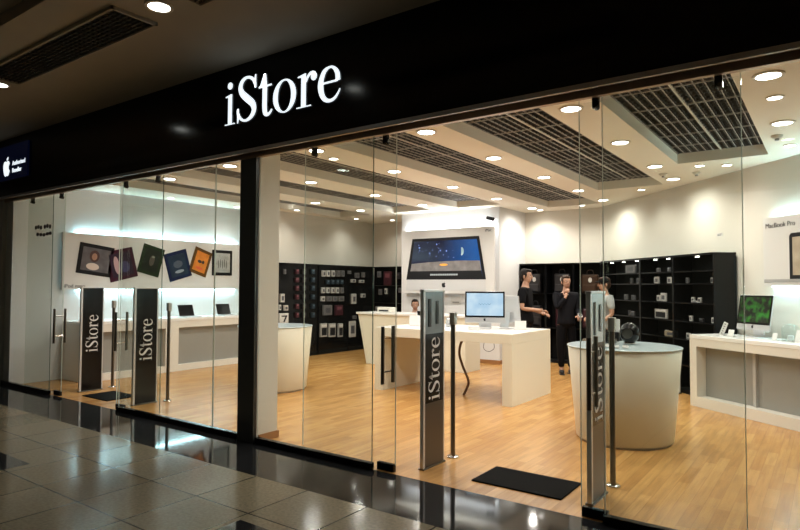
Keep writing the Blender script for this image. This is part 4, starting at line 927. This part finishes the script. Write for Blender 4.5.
def stand(spread=.1):
    J = dict(pelvis=V(0, 0, .93), waist=V(0, .0, 1.10), chest=V(0, .01, 1.33), neck=V(0, .0, 1.49), skull=V(0, -.015, 1.60))
    for sd, s in (('l', 1), ('r', -1)):
        J['hip'+sd] = V(s*.09, 0, .87); J['knee'+sd] = V(s*.105, -.015, .49); J['ankle'+sd] = V(s*spread*1.15, .02, .09); J['toe'+sd] = V(s*(spread*1.15+.03), -.13, .035)
        J['sho'+sd] = V(s*.185, .01, 1.405); J['elb'+sd] = V(s*.235, .03, 1.13); J['wri'+sd] = V(s*.225, -.05, .88)
    return J
# 1 standing man in black T-shirt, seen from his left side, hands held in front
J = stand(); J['elbr'] = V(-.23, .0, 1.12); J['wrir'] = V(-.11, -.23, 1.10); J['elbl'] = V(.23, .02, 1.12); J['wril'] = V(.10, -.24, 1.05)
person('man in a black T-shirt behind the cream table, in profile with hands held forward', (-4.27, 5.60, 0), 1.75, J, 1.84, (-0.1, 0.12), CLOTHB, CLOTHN, False)
# 2 man in dark suit, one hand at his chin, the other with a phone
J = stand(.07); J['elbl'] = V(.21, -.02, 1.13); J['wril'] = V(.155, -.26, 1.05); J['elbr'] = V(-.19, -.14, 1.17); J['wrir'] = V(-.045, -.165, 1.385); J['handr'] = V(-.03, -.15, 1.45)
p2 = person('man in dark clothes with one hand at his chin, holding a phone', (-3.86, 6.42, 0), 0.62, J, 1.74, (0.15, 0.1), CLOTHN, CLOTHB, True, True, hairm=HAIRB)
ph = thing('mobile_phone', 'small pale phone held by the man in dark clothes', 'phone', (-3.86+0.31, 6.42-0.10, 1.03), 0.62)
ph.location = Matrix.Rotation(0.62, 3, 'Z') @ V(.14, -.385, 1.065)*(1.74/1.75)+V(-3.86, 6.42, 0)
MB().box(-.032, .032, -.055, .055, -0.006, .006, PRINTW, .003, Matrix.Rotation(0.5, 4, 'X')).build('case', None, ph)
MB().box(-.027, .027, -.045, .045, .0062, .0075, INK, 0, Matrix.Rotation(0.5, 4, 'X')).build('screen', None, ph)
# 3 man in grey shirt and cap
J = stand(); J['elbr'] = V(-.22, .0, 1.13); J['wrir'] = V(-.09, -.22, 1.08); J['elbl'] = V(.24, .03, 1.14); J['wril'] = V(.2, -.16, .98)
person('man in a light grey shirt and dark cap, mostly hidden by the pale-topped gate', (-3.08, 6.12, 0), -0.9, J, 1.70, (0, 0.1), CLOTHG, CLOTHN, False, False, CLOTHB, HAIRB)
# 4 seated man behind the cash desk
J = dict(pelvis=V(0, 0, .52), waist=V(0, -.01, .68), chest=V(0, -.03, .90), neck=V(0, -.06, 1.05), skull=V(0, -.08, 1.15))
for sd, s in (('l', 1), ('r', -1)):
    J['hip'+sd] = V(s*.09, -.04, .50); J['knee'+sd] = V(s*.14, -.27, .50) if False else V(s*.15, -.30, .47); J['ankle'+sd] = V(s*.13, -.22, .09); J['toe'+sd] = V(s*.15, -.32, .035)
    J['sho'+sd] = V(s*.185, -.03, .965); J['elb'+sd] = V(s*.23, -.10, .72); J['wri'+sd] = V(s*.12, -.27, .66)
person('dark-haired man seated behind the cash desk, only his head showing', (-7.12, 6.42, 0), 0.6, J, 1.70, (0.1, 0.1), CLOTHB, CLOTHN, True)
st_ = thing('stool', 'round black stool under the seated man behind the cash desk', 'stool', (-7.12, 6.42, 0))
MB().lathe([(0.16, 0.38), (0.17, 0.40), (0.16, 0.415)], BLACKM, 28).build('seat', None, st_)
MB().cyl((0, 0, 0.02), (0, 0, 0.38), 0.025, m=CHROME, seg=16).build('pole', None, st_)
MB().lathe([(0.2, 0.0), (0.2, 0.015), (0.03, 0.03)], CHROME, 28).build('base', None, st_)

# ------------------------------------------------------------------ cove and mall light, world, camera
w = bpy.data.worlds.new('world'); scene.world = w; w.use_nodes = True
w.node_tree.nodes['Background'].inputs[0].default_value = (1.0, 0.85, 0.65, 1); w.node_tree.nodes['Background'].inputs[1].default_value = 0.02
f, yaw, pit, rol = 600.5, 0.62307, 0.035029, -0.0044555
cd_ = bpy.data.cameras.new('camera'); cam = bpy.data.objects.new('camera', cd_); COL.objects.link(cam)
cd_.sensor_width = 36; cd_.lens = 36*f/800; cd_.clip_end = 100
R0 = Matrix(((math.cos(rol), math.sin(rol), 0), (0, 0, -1), (-math.sin(rol), math.cos(rol), 0)))  # columns: right, up, back
Rm = Matrix.Rotation(yaw, 3, 'Z') @ Matrix.Rotation(pit, 3, 'X') @ R0
cam.matrix_world = Matrix.Translation((0, -4.03954, 1.55)) @ Rm.to_4x4()
scene.camera = cam
vs = scene.view_settings
vs.view_transform = 'Standard'; vs.look = 'None'; vs.gamma = 1.0; vs.use_curve_mapping = False; vs.exposure = -0.08
scene.cycles.use_denoising = True
scene.cycles.max_bounces = 10; scene.cycles.transparent_max_bounces = 24; scene.cycles.sample_clamp_indirect = 6
